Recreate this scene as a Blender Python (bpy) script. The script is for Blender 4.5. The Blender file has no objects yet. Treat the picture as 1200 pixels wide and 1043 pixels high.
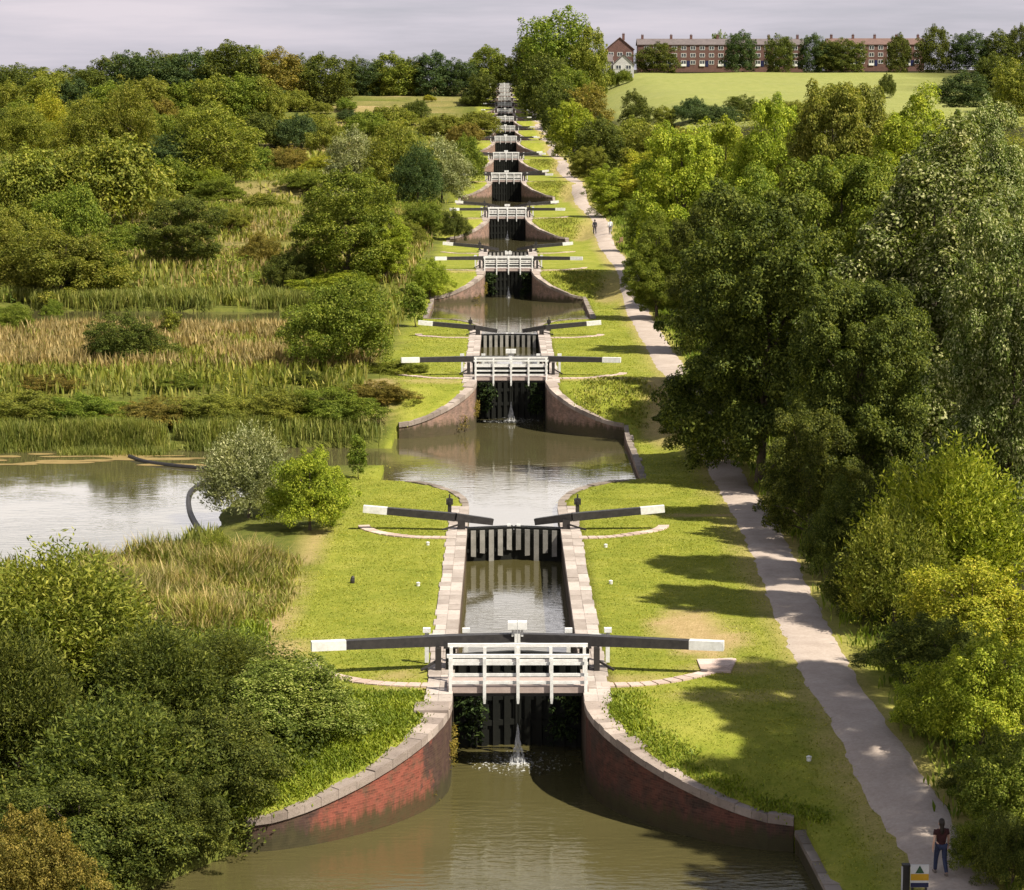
import bpy, math, random
import numpy as np
from mathutils import Vector, Matrix
R = math.radians
rng = np.random.default_rng(7)
random.seed(7)
sc = bpy.context.scene
COL = sc.collection

# ------------------------------------------------------------------ camera model
FPX = 2860.0; PITCH = R(7.6); ZC = 18.8; XC = -0.476
cam = bpy.data.cameras.new('camera'); cam.sensor_width = 36; cam.lens = FPX/1200*36
cam.clip_start = 1; cam.clip_end = 9000
co = bpy.data.objects.new('camera', cam); COL.objects.link(co)
co.location = (XC, 0, ZC); co.rotation_euler = (R(90)-PITCH, 0, -10/2860)
sc.camera = co

# ------------------------------------------------------------------ the flight
YN = [80,154,230,297,370,436,512,585,658,731,804,877,950,1023,1096,1169]
ZN = [0,2.5,4.7,6.9,9.5,11.7,14.05,16.0,18.3,20.6,22.9,25.2,27.5,29.8,32.1,34.4]
NL = 16
FRONT_Z = -2.35
def sstep(a, b, x):
    t = np.clip((np.asarray(x, float)-a)/(b-a), 0, 1); return t*t*(3-2*t)
def wing_x(t): return 2.2+5.9*(.55*(1-math.sqrt(max(0,1-t*t)))+.45*t*t)
def flare_x(t): return 2.2+4.6*(1-math.sqrt(max(0,1-t*t)))
def wing_xn(t, n): return wing_x(t) if n == 0 else 2.2+(wing_x(t)-2.2)*.78
def wing_d(t, n): return -2.5-7.5*t if n == 0 else -2.2-5.4*t
TS = [0,.12,.24,.35,.45,.54,.62,.7,.77,.83,.88,.92,.955,.98,1.0]
eY=[]; eL=[]; eR=[]; cY=[]; cZ=[]; sY=[]; sZ=[]; lY=[0]; lZ=[FRONT_Z]
eY += [20, 50, 55, 65, 69.6]; eL += [17, 15, 14, 11.2, 8.4]; eR += [9.0, 8.7, 8.6, 8.35, 8.2]
cY += [0, 60]; cZ += [FRONT_Z]*2
for n in range(NL):
    y0, z0 = YN[n], ZN[n]; zp = ZN[n-1] if n else FRONT_Z
    for t in reversed(TS):
        eY.append(y0+wing_d(t, n)); eL.append(wing_xn(t, n)); eR.append(wing_xn(t, n))
    for t in TS:
        eY.append(y0+38+9*t); eL.append(flare_x(t)); eR.append(flare_x(t))
    cY.append(y0-(16 if n == 0 else 10)); cZ.append(zp)
    for t in np.linspace(1, 0, 12):
        cY.append(y0+wing_d(t, n)); cZ.append(z0-(1.7 if n == 0 else 1.95)*t**(1.8 if n == 0 else 1.5))
    for k in range(13):
        y = y0-26+26*k/12
        sY.append(y); sZ.append(zp+(z0-zp)*float(sstep(y0-26, y0, y)))
    for k in range(13):
        y = y0-11.5+11*k/12; lY.append(y); lZ.append(zp+(z0-zp)*float(sstep(y0-11.5, y0-.5, y)))
eY.append(5000); eL.append(6.8); eR.append(6.8)
for a, b in ((1300, 35.2), (1600, 36.5), (5000, 42)):
    cY.append(a); cZ.append(b); sY.append(a); sZ.append(b); lY.append(a); lZ.append(b)
eY=np.array(eY); eL=np.array(eL); eR=np.array(eR)
def hwL(y): return np.interp(y, eY, eL)
def hwR(y): return np.interp(y, eY, eR)
def wob(x, y, s, k):
    return (np.sin(x*s+k)*np.cos(y*s*.83+k*1.7)+.5*np.sin(x*s*2.3+y*s*1.9+k*3.1)+.3*np.cos(x*s*4.1-y*s*3.7+k))/1.6
PONDS = [(0, -75, -13.6, 23, 61.5), (1, -75, -17, 33, 60), (2, -80, -22, 33, 52), (3, -80, -26, 33, 55)]
def pond_in(x, y):
    d = np.full(np.broadcast(x, y).shape, -9.0)
    for n, x0, x1, a, b in PONDS:
        w = 1.3*wob(x, y, .22, n)
        dd = np.minimum(np.minimum(x-x0, x1-x), np.minimum(y-(YN[n]+a), YN[n]+b-y))+w
        d = np.maximum(d, dd)
        if n == 0:
            ch = np.minimum(np.minimum(x+16, -6.0-x), np.minimum(y-(YN[0]+52.5), YN[0]+63-y))+.4*w
            d = np.maximum(d, ch)
    return d
def zground(x, y):
    x = np.asarray(x, float); y = np.asarray(y, float); x, y = np.broadcast_arrays(x, y)
    k = sstep(8, 12, np.abs(x))
    z = np.interp(y, cY, cZ)*(1-k)+np.where(x < 0, np.interp(y, lY, lZ), np.interp(y, sY, sZ))*k
    hill = sstep(14, 48, x)*sstep(170, 540, y)*(7+3*sstep(550, 900, y))*(1-.75*sstep(960, 1250, y))
    z = z+hill
    z = z+.10*wob(x, y, .35, 2)*sstep(3, 8, np.abs(x)) + .5*wob(x, y, .06, 5)*sstep(14, 40, np.abs(x))
    z = z-1.35*sstep(0, 1.5, pond_in(x, y))
    return z
def project(x, y, z):
    dx, dy, dz = x-XC, y, z-ZC
    yaw = 10/2860; fx = dx*math.cos(yaw)-dy*math.sin(yaw); fy = dx*math.sin(yaw)+dy*math.cos(yaw)
    dep = fy*math.cos(PITCH)-dz*math.sin(PITCH); up = fy*math.sin(PITCH)+dz*math.cos(PITCH)
    return 600+FPX*fx/dep, 521.5-FPX*up/dep, dep
def ray(px, py):
    a = (px-600)/FPX; b = -(py-521.5)/FPX; yaw = 10/2860
    fy = math.cos(PITCH)-b*-math.sin(PITCH)*-1; fz = -math.sin(PITCH)+b*math.cos(PITCH)
    fy = math.cos(PITCH)+b*math.sin(PITCH)
    return a*math.cos(yaw)+fy*math.sin(yaw), -a*math.sin(yaw)+fy*math.cos(yaw), fz
def at_ground(px, py):
    d = ray(px, py); t = np.concatenate([np.arange(40, 400, .25), np.arange(400, 1500, 1)])
    x = XC+d[0]*t; y = d[1]*t; z = ZC+d[2]*t
    h = z-zground(x, y); i = int(np.argmax(h < 0)) if (h < 0).any() else len(t)-1
    return float(x[i]), float(y[i])
def at_depth(px, Y):
    d = ray(px, 300); t = Y/d[1]; return XC+d[0]*t, Y
def z_at(py, Y):
    a = math.atan((py-521.5)/FPX)+PITCH; return ZC-Y*math.tan(a)
zg = lambda x, y: float(zground(x, y))

# ------------------------------------------------------------------ mesh helpers
class MB:
    def __init__(s): s.v=[]; s.f=[]; s.m=[]; s.uv=[]
    def quad(s, a, b, c, d, m=0, uv=None):
        i=len(s.v); s.v += [tuple(a), tuple(b), tuple(c), tuple(d)]; s.f.append((i,i+1,i+2,i+3)); s.m.append(m)
        s.uv.append(uv or ((0,0),(1,0),(1,1),(0,1)))
    def poly(s, pts, m=0):
        i=len(s.v); s.v += [tuple(p) for p in pts]; s.f.append(tuple(range(i, i+len(pts)))); s.m.append(m); s.uv.append(tuple((p[0],p[1]) for p in pts))
    def hexa(s, p, m=0):
        i=len(s.v); s.v += [tuple(q) for q in p]
        for f in ((0,3,2,1),(4,5,6,7),(0,1,5,4),(1,2,6,5),(2,3,7,6),(3,0,4,7)):
            s.f.append(tuple(i+k for k in f)); s.m.append(m); s.uv.append(((0,0),(1,0),(1,1),(0,1)))
    def box(s, x0, x1, y0, y1, z0, z1, m=0):
        s.hexa([(x0,y0,z0),(x1,y0,z0),(x1,y1,z0),(x0,y1,z0),(x0,y0,z1),(x1,y0,z1),(x1,y1,z1),(x0,y1,z1)], m)
    def bar(s, a, b, w, h, w2=None, h2=None, m=0):
        a=Vector(a); b=Vector(b); d=(b-a).normalized(); up=Vector((0,0,1))
        if abs(d.z)>.95: up=Vector((0,1,0))
        sd=d.cross(up).normalized(); u=sd.cross(d)
        w2=w2 or w; h2=h2 or h; P=[]
        for q,ww,hh in ((a,w,h),(b,w2,h2)):
            P += [q-sd*ww/2-u*hh/2, q+sd*ww/2-u*hh/2, q+sd*ww/2+u*hh/2, q-sd*ww/2+u*hh/2]
        i=len(s.v); s.v += [tuple(q) for q in P]
        for f in ((0,1,2,3),(7,6,5,4),(0,4,5,1),(1,5,6,2),(2,6,7,3),(3,7,4,0)):
            s.f.append(tuple(i+k for k in f)); s.m.append(m); s.uv.append(((0,0),(1,0),(1,1),(0,1)))
    def tube(s, pts, rad, seg=6, m=0, cap=True):
        pts=[Vector(p) for p in pts]; n=len(pts); i0=len(s.v)
        for k,p in enumerate(pts):
            d=(pts[min(k+1,n-1)]-pts[max(k-1,0)]).normalized()
            a=d.cross(Vector((.3,.95,.1))).normalized(); b=d.cross(a)
            for j in range(seg):
                t=2*math.pi*j/seg; s.v.append(tuple(p+(a*math.cos(t)+b*math.sin(t))*rad[k]))
        for k in range(n-1):
            for j in range(seg):
                j2=(j+1)%seg
                s.f.append((i0+k*seg+j, i0+k*seg+j2, i0+(k+1)*seg+j2, i0+(k+1)*seg+j)); s.m.append(m); s.uv.append(((0,0),(1,0),(1,1),(0,1)))
        if cap:
            for k in (0,n-1):
                s.f.append(tuple(i0+k*seg+j for j in range(seg))); s.m.append(m); s.uv.append(tuple((0,0) for j in range(seg)))
    def mesh(s, name, mats):
        me=bpy.data.meshes.new(name); me.from_pydata(s.v, [], s.f)
        for mt in (mats if isinstance(mats,(list,tuple)) else [mats]): me.materials.append(mt)
        me.polygons.foreach_set('material_index', s.m)
        u=me.uv_layers.new(name='UVMap'); u.data.foreach_set('uv', [c for f in s.uv for p in f for c in p])
        me.update(); return me
def link(name, data, parent=None):
    o=bpy.data.objects.new(name, data); COL.objects.link(o)
    if parent: o.parent=parent
    return o
def tag(o, label, cat, group=None):
    o['label']=label; o['category']=cat
    if group: o['group']=group
    return o
def kind(o, k): o['kind']=k; return o
def empty(name, loc=(0,0,0), rz=0):
    o=link(name, None); o.location=loc; o.rotation_euler=(0,0,rz); o.empty_display_size=.3; return o
def dup(root, loc, rz=None, scale=None):
    r=root.copy(); COL.objects.link(r); r.location=loc
    if rz is not None: r.rotation_euler=(0,0,rz)
    if scale: r.scale=scale
    for ch in list(root.children):
        c=ch.copy(); COL.objects.link(c); c.parent=r
        for g in ch.children:
            d=g.copy(); COL.objects.link(d); d.parent=c
    return r
def quads_mesh(name, V, mats, midx=None):
    n=len(V)//4; me=bpy.data.meshes.new(name)
    me.vertices.add(4*n); me.vertices.foreach_set('co', np.ascontiguousarray(V, np.float32).ravel())
    me.loops.add(4*n); me.loops.foreach_set('vertex_index', np.arange(4*n, dtype=np.int32))
    me.polygons.add(n); me.polygons.foreach_set('loop_start', np.arange(0,4*n,4, dtype=np.int32))
    try: me.polygons.foreach_set('loop_total', np.full(n,4,dtype=np.int32))
    except Exception: pass
    for m in (mats if isinstance(mats,(list,tuple)) else [mats]): me.materials.append(m)
    if midx is not None: me.polygons.foreach_set('material_index', np.asarray(midx,np.int32))
    me.update(calc_edges=True); me.validate(); return me

# ------------------------------------------------------------------ materials
def new_mat(name):
    m=bpy.data.materials.new(name); m.use_nodes=True; nt=m.node_tree; nt.nodes.clear()
    out=nt.nodes.new('ShaderNodeOutputMaterial'); return m, nt, out
def N(nt, t, **kw):
    n=nt.nodes.new(t)
    for k,v in kw.items():
        if k in n.inputs.keys() if hasattr(n.inputs,'keys') else False: n.inputs[k].default_value=v
        else: setattr(n,k,v)
    return n
def ramp(nt, stops, interp='LINEAR'):
    r=nt.nodes.new('ShaderNodeValToRGB'); r.color_ramp.interpolation=interp
    while len(r.color_ramp.elements)<len(stops): r.color_ramp.elements.new(.5)
    for e,(p,c) in zip(r.color_ramp.elements, stops): e.position=p; e.color=(*c,1)
    return r
def noise(nt, scale, detail=4, rough=.6, vec=None, dim='3D'):
    n=nt.nodes.new('ShaderNodeTexNoise'); n.inputs['Scale'].default_value=scale; n.inputs['Detail'].default_value=detail; n.inputs['Roughness'].default_value=rough
    if vec is not None: nt.links.new(vec, n.inputs['Vector'])
    return n
def mix(nt, fac, a, b, mode='MIX'):
    m=nt.nodes.new('ShaderNodeMix'); m.data_type='RGBA'; m.blend_type=mode
    for sock,v in ((m.inputs[0],fac),(m.inputs[6],a),(m.inputs[7],b)):
        if isinstance(v,(int,float)): sock.default_value=v
        elif isinstance(v,tuple): sock.default_value=(*v,1)
        else: nt.links.new(v, sock)
    return m.outputs[2]
def math_(nt, op, a, b=None):
    m=nt.nodes.new('ShaderNodeMath'); m.operation=op; m.use_clamp=False
    for k,v in enumerate((a,b)):
        if v is None: continue
        if isinstance(v,(int,float)): m.inputs[k].default_value=v
        else: nt.links.new(v, m.inputs[k])
    return m.outputs[0]
def bsdf(nt, out, color, rough=.8, spec=.3, bump=None, bstr=.3, bdist=.02):
    p=nt.nodes.new('ShaderNodeBsdfPrincipled')
    if isinstance(color,tuple): p.inputs['Base Color'].default_value=(*color,1)
    else: nt.links.new(color, p.inputs['Base Color'])
    if isinstance(rough,(int,float)): p.inputs['Roughness'].default_value=rough
    else: nt.links.new(rough, p.inputs['Roughness'])
    p.inputs['Specular IOR Level'].default_value=spec
    if bump is not None:
        b=nt.nodes.new('ShaderNodeBump'); b.inputs['Strength'].default_value=bstr; b.inputs['Distance'].default_value=bdist
        nt.links.new(bump, b.inputs['Height']); nt.links.new(b.outputs[0], p.inputs['Normal'])
    nt.links.new(p.outputs[0], out.inputs[0]); return p
def objco(nt): return nt.nodes.new('ShaderNodeTexCoord').outputs['Object']
def geopos(nt): return nt.nodes.new('ShaderNodeNewGeometry').outputs['Position']
def mottled(name, c0, c1, scale=3, rough=.8, spec=.3, bstr=.3, bdist=.01, detail=6, fine=None):
    m,nt,out=new_mat(name); v=geopos(nt)
    n=noise(nt, scale, detail, .65, v); r=ramp(nt, [(.3,c0),(.7,c1)]); nt.links.new(n.outputs[0], r.inputs[0])
    col=r.outputs[0]
    n2=noise(nt, fine or scale*9, 3, .6, v)
    col=mix(nt, .35, col, mix(nt, n2.outputs[0], tuple(c*.55 for c in c0), tuple(min(1,c*1.25) for c in c1)))
    bsdf(nt,out,col,rough,spec,n2.outputs[0],bstr,bdist); return m
M={}
M['white']=mottled('white_paint', (.50,.49,.45), (.82,.82,.79), 5, .5, .35)
M['black']=mottled('black_paint', (.010,.010,.012), (.050,.045,.042), 5, .5, .35)
M['iron']=mottled('dark_iron', (.015,.014,.013), (.035,.03,.028), 5, .55, .4)
M['deck']=mottled('deck_boards', (.30,.23,.20), (.46,.37,.33), 3, .8)
M['gate']=mottled('wet_gate_timber', (.004,.005,.004), (.013,.013,.010), 2, .65, .2)
M['plank']=mottled('grey_gate_planks', (.15,.145,.125), (.34,.32,.29), 2.2, .75)
M['bark']=mottled('bark', (.05,.038,.026), (.14,.11,.08), 4, .9, .1, .6, .03)
M['skin']=mottled('skin', (.50,.30,.22), (.58,.36,.27), 6, .5)
M['hair']=mottled('dark_hair', (.012,.008,.006), (.03,.02,.015), 20, .5)
M['top_maroon']=mottled('maroon_top', (.028,.009,.010), (.05,.014,.015), 10, .85)
M['denim']=mottled('dark_denim', (.02,.025,.06), (.04,.05,.10), 12, .85)
M['cloth_dark']=mottled('dark_cloth', (.015,.015,.02), (.03,.03,.035), 12, .85)
M['cloth_white']=mottled('white_cloth', (.65,.65,.68), (.8,.8,.8), 12, .85)
M['cloth_grey']=mottled('grey_cloth', (.12,.12,.16), (.2,.2,.25), 12, .85)
M['cloth_green']=mottled('green_cloth', (.02,.05,.025), (.04,.09,.045), 12, .85)
M['shoe']=mottled('shoe', (.10,.08,.07), (.2,.17,.15), 12, .7)
M['sign_white']=mottled('sign_white', (.42,.42,.45), (.52,.52,.54), 6, .5)
M['sign_yellow']=mottled('sign_yellow', (.38,.21,.01), (.48,.28,.02), 6, .5)
M['sign_navy']=mottled('sign_navy', (.01,.012,.05), (.016,.02,.07), 3, .4)
M['wood']=mottled('bench_wood', (.16,.09,.05), (.28,.17,.10), 8, .7)
M['roof']=mottled('roof_tiles', (.085,.07,.07), (.17,.14,.135), .8, .85)
M['roof_red']=mottled('roof_tiles_red', (.11,.07,.06), (.18,.11,.09), .8, .85)
M['wall_brick']=mottled('house_brick', (.085,.048,.042), (.16,.085,.07), .6, .9)
M['wall_white']=mottled('house_render', (.36,.35,.34), (.48,.47,.46), .5, .85)
M['glass']=mottled('window_glass', (.02,.025,.03), (.05,.055,.06), .3, .12, .6)
M['scum']=mottled('duckweed', (.16,.11,.035), (.30,.22,.08), 1.2, .8)
def mat_stone(name, c0, c1, c2):
    m,nt,out=new_mat(name); v=geopos(nt)
    n=noise(nt,1.1,7,.7,v); r=ramp(nt,[(.28,c0),(.5,c1),(.72,c2)]); nt.links.new(n.outputs[0],r.inputs[0])
    isl=nt.nodes.new('ShaderNodeNewGeometry').outputs['Random Per Island']
    col=mix(nt,.55,r.outputs[0],mix(nt,isl,tuple(c*.7 for c in c1),tuple(min(1,c*1.2) for c in c2)))
    g=noise(nt,9,5,.7,v); k=ramp(nt,[(.56,(0,0,0)),(.68,(1,1,1))]); nt.links.new(g.outputs[0],k.inputs[0])
    col=mix(nt,math_(nt,'MULTIPLY',k.outputs[0],.5),col,(.10,.095,.06))
    bsdf(nt,out,col,.85,.25,g.outputs[0],.5,.03); return m
M['stone']=mat_stone('coping_stone',(.19,.155,.13),(.34,.285,.245),(.50,.435,.39))
M['stone_wing']=mat_stone('wing_coping',(.13,.10,.085),(.25,.20,.17),(.42,.35,.30))
M['kerb']=mat_stone('weathered_kerb',(.11,.095,.07),(.19,.155,.125),(.30,.25,.21))
M['paver']=mat_stone('brick_paver',(.36,.25,.21),(.48,.36,.30),(.58,.46,.40))
def mat_brick(name, base, redder, redfac, dark, span=None):
    m,nt,out=new_mat(name)
    uv=nt.nodes.new('ShaderNodeUVMap').outputs[0]; v=geopos(nt)
    b=nt.nodes.new('ShaderNodeTexBrick'); nt.links.new(uv,b.inputs['Vector'])
    b.inputs['Scale'].default_value=1; b.inputs['Brick Width'].default_value=.23; b.inputs['Row Height'].default_value=.078; b.inputs['Mortar Size'].default_value=.009
    b.inputs['Color1'].default_value=(.75,.75,.75,1); b.inputs['Color2'].default_value=(1.25,1.25,1.25,1); b.inputs['Mortar'].default_value=(1.35,1.3,1.2,1)
    n=noise(nt,.75,6,.65,v)
    k=ramp(nt,[(.5-redfac*.3,(1,1,1)),(.5-redfac*.3+.16,(0,0,0))]); nt.links.new(n.outputs[0],k.inputs[0])
    rf=k.outputs[0]
    if span:
        su=nt.nodes.new('ShaderNodeSeparateXYZ'); nt.links.new(uv,su.inputs[0])
        uu=math_(nt,'ADD',su.outputs[0],math_(nt,'MULTIPLY',math_(nt,'SUBTRACT',n.outputs[0],.5),5))
        k0=ramp(nt,[(0,(1,1,1)),(span[0]/12,(1,1,1)),(span[0]/12+.03,(0,0,0)),(span[1]/12,(0,0,0)),(span[1]/12+.05,(1,1,1))]); nt.links.new(math_(nt,'DIVIDE',uu,12),k0.inputs[0])
        rf=mix(nt,1,k.outputs[0],k0.outputs[0],'LIGHTEN')
    col=mix(nt,rf,redder,base)
    n2=noise(nt,2.6,6,.7,v); k2=ramp(nt,[(.45,(0,0,0)),(.66,(1,1,1))]); nt.links.new(n2.outputs[0],k2.inputs[0])
    col=mix(nt,math_(nt,'MULTIPLY',k2.outputs[0],.8),col,dark)
    col=mix(nt,1,col,b.outputs[0],'MULTIPLY')
    # tide line and streaks on the lowest courses
    sx=nt.nodes.new('ShaderNodeSeparateXYZ'); nt.links.new(uv,sx.inputs[0])
    st=nt.nodes.new('ShaderNodeMapping'); st.inputs['Scale'].default_value=(2.2,.22,1); nt.links.new(uv,st.inputs[0])
    n3=noise(nt,1.6,5,.7,st.outputs[0])
    h=math_(nt,'ADD',sx.outputs[1],math_(nt,'MULTIPLY',n3.outputs[0],-1.5))
    k3=ramp(nt,[(.0,(1,1,1)),(.35,(0,0,0))]); nt.links.new(math_(nt,'ADD',h,3.05),k3.inputs[0])
    col=mix(nt,math_(nt,'MULTIPLY',k3.outputs[0],.85),col,mix(nt,n2.outputs[0],(.02,.022,.010),(.075,.065,.025)))
    n4=noise(nt,3.3,4,.75,st.outputs[0]); k4=ramp(nt,[(.70,(0,0,0)),(.76,(1,1,1))]); nt.links.new(n4.outputs[0],k4.inputs[0])
    col=mix(nt,math_(nt,'MULTIPLY',k4.outputs[0],.55),col,(.42,.39,.35))
    bsdf(nt,out,col,.85,.25,b.outputs['Fac'],.4,-.01); return m
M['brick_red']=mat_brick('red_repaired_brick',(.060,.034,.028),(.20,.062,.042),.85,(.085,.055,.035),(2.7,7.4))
M['brick_dark']=mat_brick('stained_shaded_brick',(.062,.037,.030),(.105,.043,.032),.3,(.034,.026,.020))  # stained brick, darkened further to carry the right wall's shade
M['brick_grey']=mat_brick('weathered_brick',(.21,.14,.115),(.27,.17,.13),.2,(.11,.085,.065))
M['brick_chamber']=mat_brick('chamber_brick',(.10,.075,.06),(.15,.09,.07),.0,(.035,.03,.02))
def leaf_mat(name, c0, c1, c2, trans=.36, hue=.5, gloss=.12):
    m,nt,out=new_mat(name)
    isl=nt.nodes.new('ShaderNodeNewGeometry').outputs['Random Per Island']
    r=ramp(nt,[(0,c0),(.55,c1),(1,c2)]); nt.links.new(isl,r.inputs[0])
    v=objco(nt); n=noise(nt,.55,3,.6,v)
    k=ramp(nt,[(.35,(.72,.78,.8)),(.65,(1.28,1.2,1.1))]); nt.links.new(n.outputs[0],k.inputs[0])
    col=mix(nt,.8,r.outputs[0],k.outputs[0],'MULTIPLY')
    oi=nt.nodes.new('ShaderNodeObjectInfo').outputs['Random']
    hs=nt.nodes.new('ShaderNodeHueSaturation'); nt.links.new(col,hs.inputs['Color'])
    nt.links.new(math_(nt,'ADD',math_(nt,'MULTIPLY',oi,.03*hue),.5-.015*hue),hs.inputs['Hue'])
    nt.links.new(math_(nt,'ADD',math_(nt,'MULTIPLY',oi,.35*hue),1-.17*hue),hs.inputs['Value'])
    p=nt.nodes.new('ShaderNodeBsdfPrincipled'); nt.links.new(hs.outputs[0],p.inputs['Base Color']); p.inputs['Roughness'].default_value=.6; p.inputs['Specular IOR Level'].default_value=gloss
    t=nt.nodes.new('ShaderNodeBsdfTranslucent'); nt.links.new(mix(nt,1,hs.outputs[0],(1.2,1.25,.5),'MULTIPLY'),t.inputs[0])
    ms=nt.nodes.new('ShaderNodeMixShader'); ms.inputs[0].default_value=trans
    nt.links.new(p.outputs[0],ms.inputs[1]); nt.links.new(t.outputs[0],ms.inputs[2]); nt.links.new(ms.outputs[0],out.inputs[0]); return m
L={}
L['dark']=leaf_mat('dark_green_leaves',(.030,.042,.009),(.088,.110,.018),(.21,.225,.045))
L['mid']=leaf_mat('green_leaves',(.052,.085,.009),(.15,.195,.021),(.31,.34,.06))
L['lime']=leaf_mat('yellow_green_leaves',(.09,.135,.010),(.26,.31,.024),(.48,.50,.07))
L['gold']=leaf_mat('turning_leaves',(.11,.135,.012),(.32,.33,.024),(.58,.50,.075))
L['olive']=leaf_mat('olive_leaves',(.060,.080,.011),(.19,.21,.026),(.38,.365,.075))
L['brown']=leaf_mat('browning_leaves',(.080,.075,.014),(.20,.165,.03),(.38,.29,.07))
L['silver']=leaf_mat('silver_willow_leaves',(.10,.12,.042),(.25,.275,.10),(.50,.51,.28),.25)
L['poplar']=leaf_mat('pale_backed_leaves',(.045,.068,.010),(.13,.165,.026),(.48,.48,.24),.28)
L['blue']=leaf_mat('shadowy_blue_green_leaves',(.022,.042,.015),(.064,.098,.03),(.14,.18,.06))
L['bramble']=leaf_mat('bramble_leaves',(.06,.09,.012),(.17,.215,.032),(.42,.44,.13))
L['grass']=leaf_mat('lush_grass',(.10,.14,.010),(.20,.25,.020),(.30,.33,.04),.3,.2,.2)
L['lawn']=leaf_mat('lawn_blades',(.165,.195,.022),(.28,.29,.040),(.41,.40,.085),.3,.2,.15)
L['reed']=leaf_mat('reeds',(.09,.115,.018),(.18,.20,.035),(.32,.31,.09),.25,.2,.2)
L['buff']=leaf_mat('dry_grass',(.20,.15,.055),(.33,.25,.10),(.50,.39,.18),.25,.2,.15)
L['meadow']=leaf_mat('meadow_grass',(.11,.14,.018),(.22,.23,.035),(.36,.32,.09),.25,.2,.15)
L['fern']=leaf_mat('gate_ferns',(.012,.022,.008),(.03,.05,.015),(.10,.14,.04),.2,.2)
# ------------------------------------------------------------------ world, sun
SUN_EL = R(52); SUN_AZ = R(55)          # azimuth measured from behind the camera towards the right
sdir = Vector((math.sin(SUN_AZ)*math.cos(SUN_EL), -math.cos(SUN_AZ)*math.cos(SUN_EL), math.sin(SUN_EL)))
w = bpy.data.worlds.new('World'); sc.world = w; w.use_nodes = True; nt = w.node_tree; nt.nodes.clear()
wo = nt.nodes.new('ShaderNodeOutputWorld'); bg = nt.nodes.new('ShaderNodeBackground'); bg.inputs[1].default_value = .1
sky = nt.nodes.new('ShaderNodeTexSky'); sky.sky_type = 'NISHITA'; sky.sun_disc = False
sky.sun_elevation = SUN_EL; sky.sun_rotation = math.atan2(sdir.x, sdir.y); sky.air_density = 1; sky.dust_density = 1.5
tc = nt.nodes.new('ShaderNodeTexCoord'); sx = nt.nodes.new('ShaderNodeSeparateXYZ'); nt.links.new(tc.outputs['Generated'], sx.inputs[0])
mp = nt.nodes.new('ShaderNodeMapping'); mp.inputs['Scale'].default_value = (1.3, 1.3, 13); nt.links.new(tc.outputs['Generated'], mp.inputs[0])
cl = noise(nt, 4.2, 7, .58, mp.outputs[0])
band = ramp(nt, [(0, (3.45,3.25,3.65)), (.05, (3.7,3.5,3.85)), (.075, (6.2,5.9,6.1)), (.12, (11,10.4,10.2)), (.19, (9.6,9.2,9.2)), (.3, (2.9,2.9,3.2)), (1, (1.3,1.5,2.1))])
nt.links.new(math_(nt, 'MAXIMUM', sx.outputs[2], 0), band.inputs[0])
tone = ramp(nt, [(.34, (.76,.77,.82)), (.5, (1,1,1)), (.68, (1.2,1.16,1.13))]); nt.links.new(cl.outputs[0], tone.inputs[0])
cloud = mix(nt, 1, band.outputs[0], tone.outputs[0], 'MULTIPLY')
cov = ramp(nt, [(.32, (.82,)*3), (.5, (1,1,1))]); nt.links.new(cl.outputs[0], cov.inputs[0])
nt.links.new(mix(nt, cov.outputs[0], sky.outputs[0], cloud), bg.inputs[0]); nt.links.new(bg.outputs[0], wo.inputs[0])
sl = bpy.data.lights.new('sun', 'SUN'); sl.energy = 4.9; sl.angle = R(.6); sl.color = (1, .93, .80)
so = link('sun', sl); so.rotation_euler = sdir.to_track_quat('Z', 'Y').to_euler(); so.location = (60, -60, 120)
vs = sc.view_settings; vs.view_transform = 'Standard'; vs.look = 'None'; vs.exposure = .82; vs.gamma = 1; vs.use_curve_mapping = False
cy = sc.cycles; cy.use_denoising = True; cy.max_bounces = 6; cy.diffuse_bounces = 2; cy.glossy_bounces = 3; cy.transmission_bounces = 3; cy.transparent_max_bounces = 6
cy.use_adaptive_sampling = True; cy.adaptive_threshold = .02; cy.caustics_reflective = False; cy.caustics_refractive = False

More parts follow.
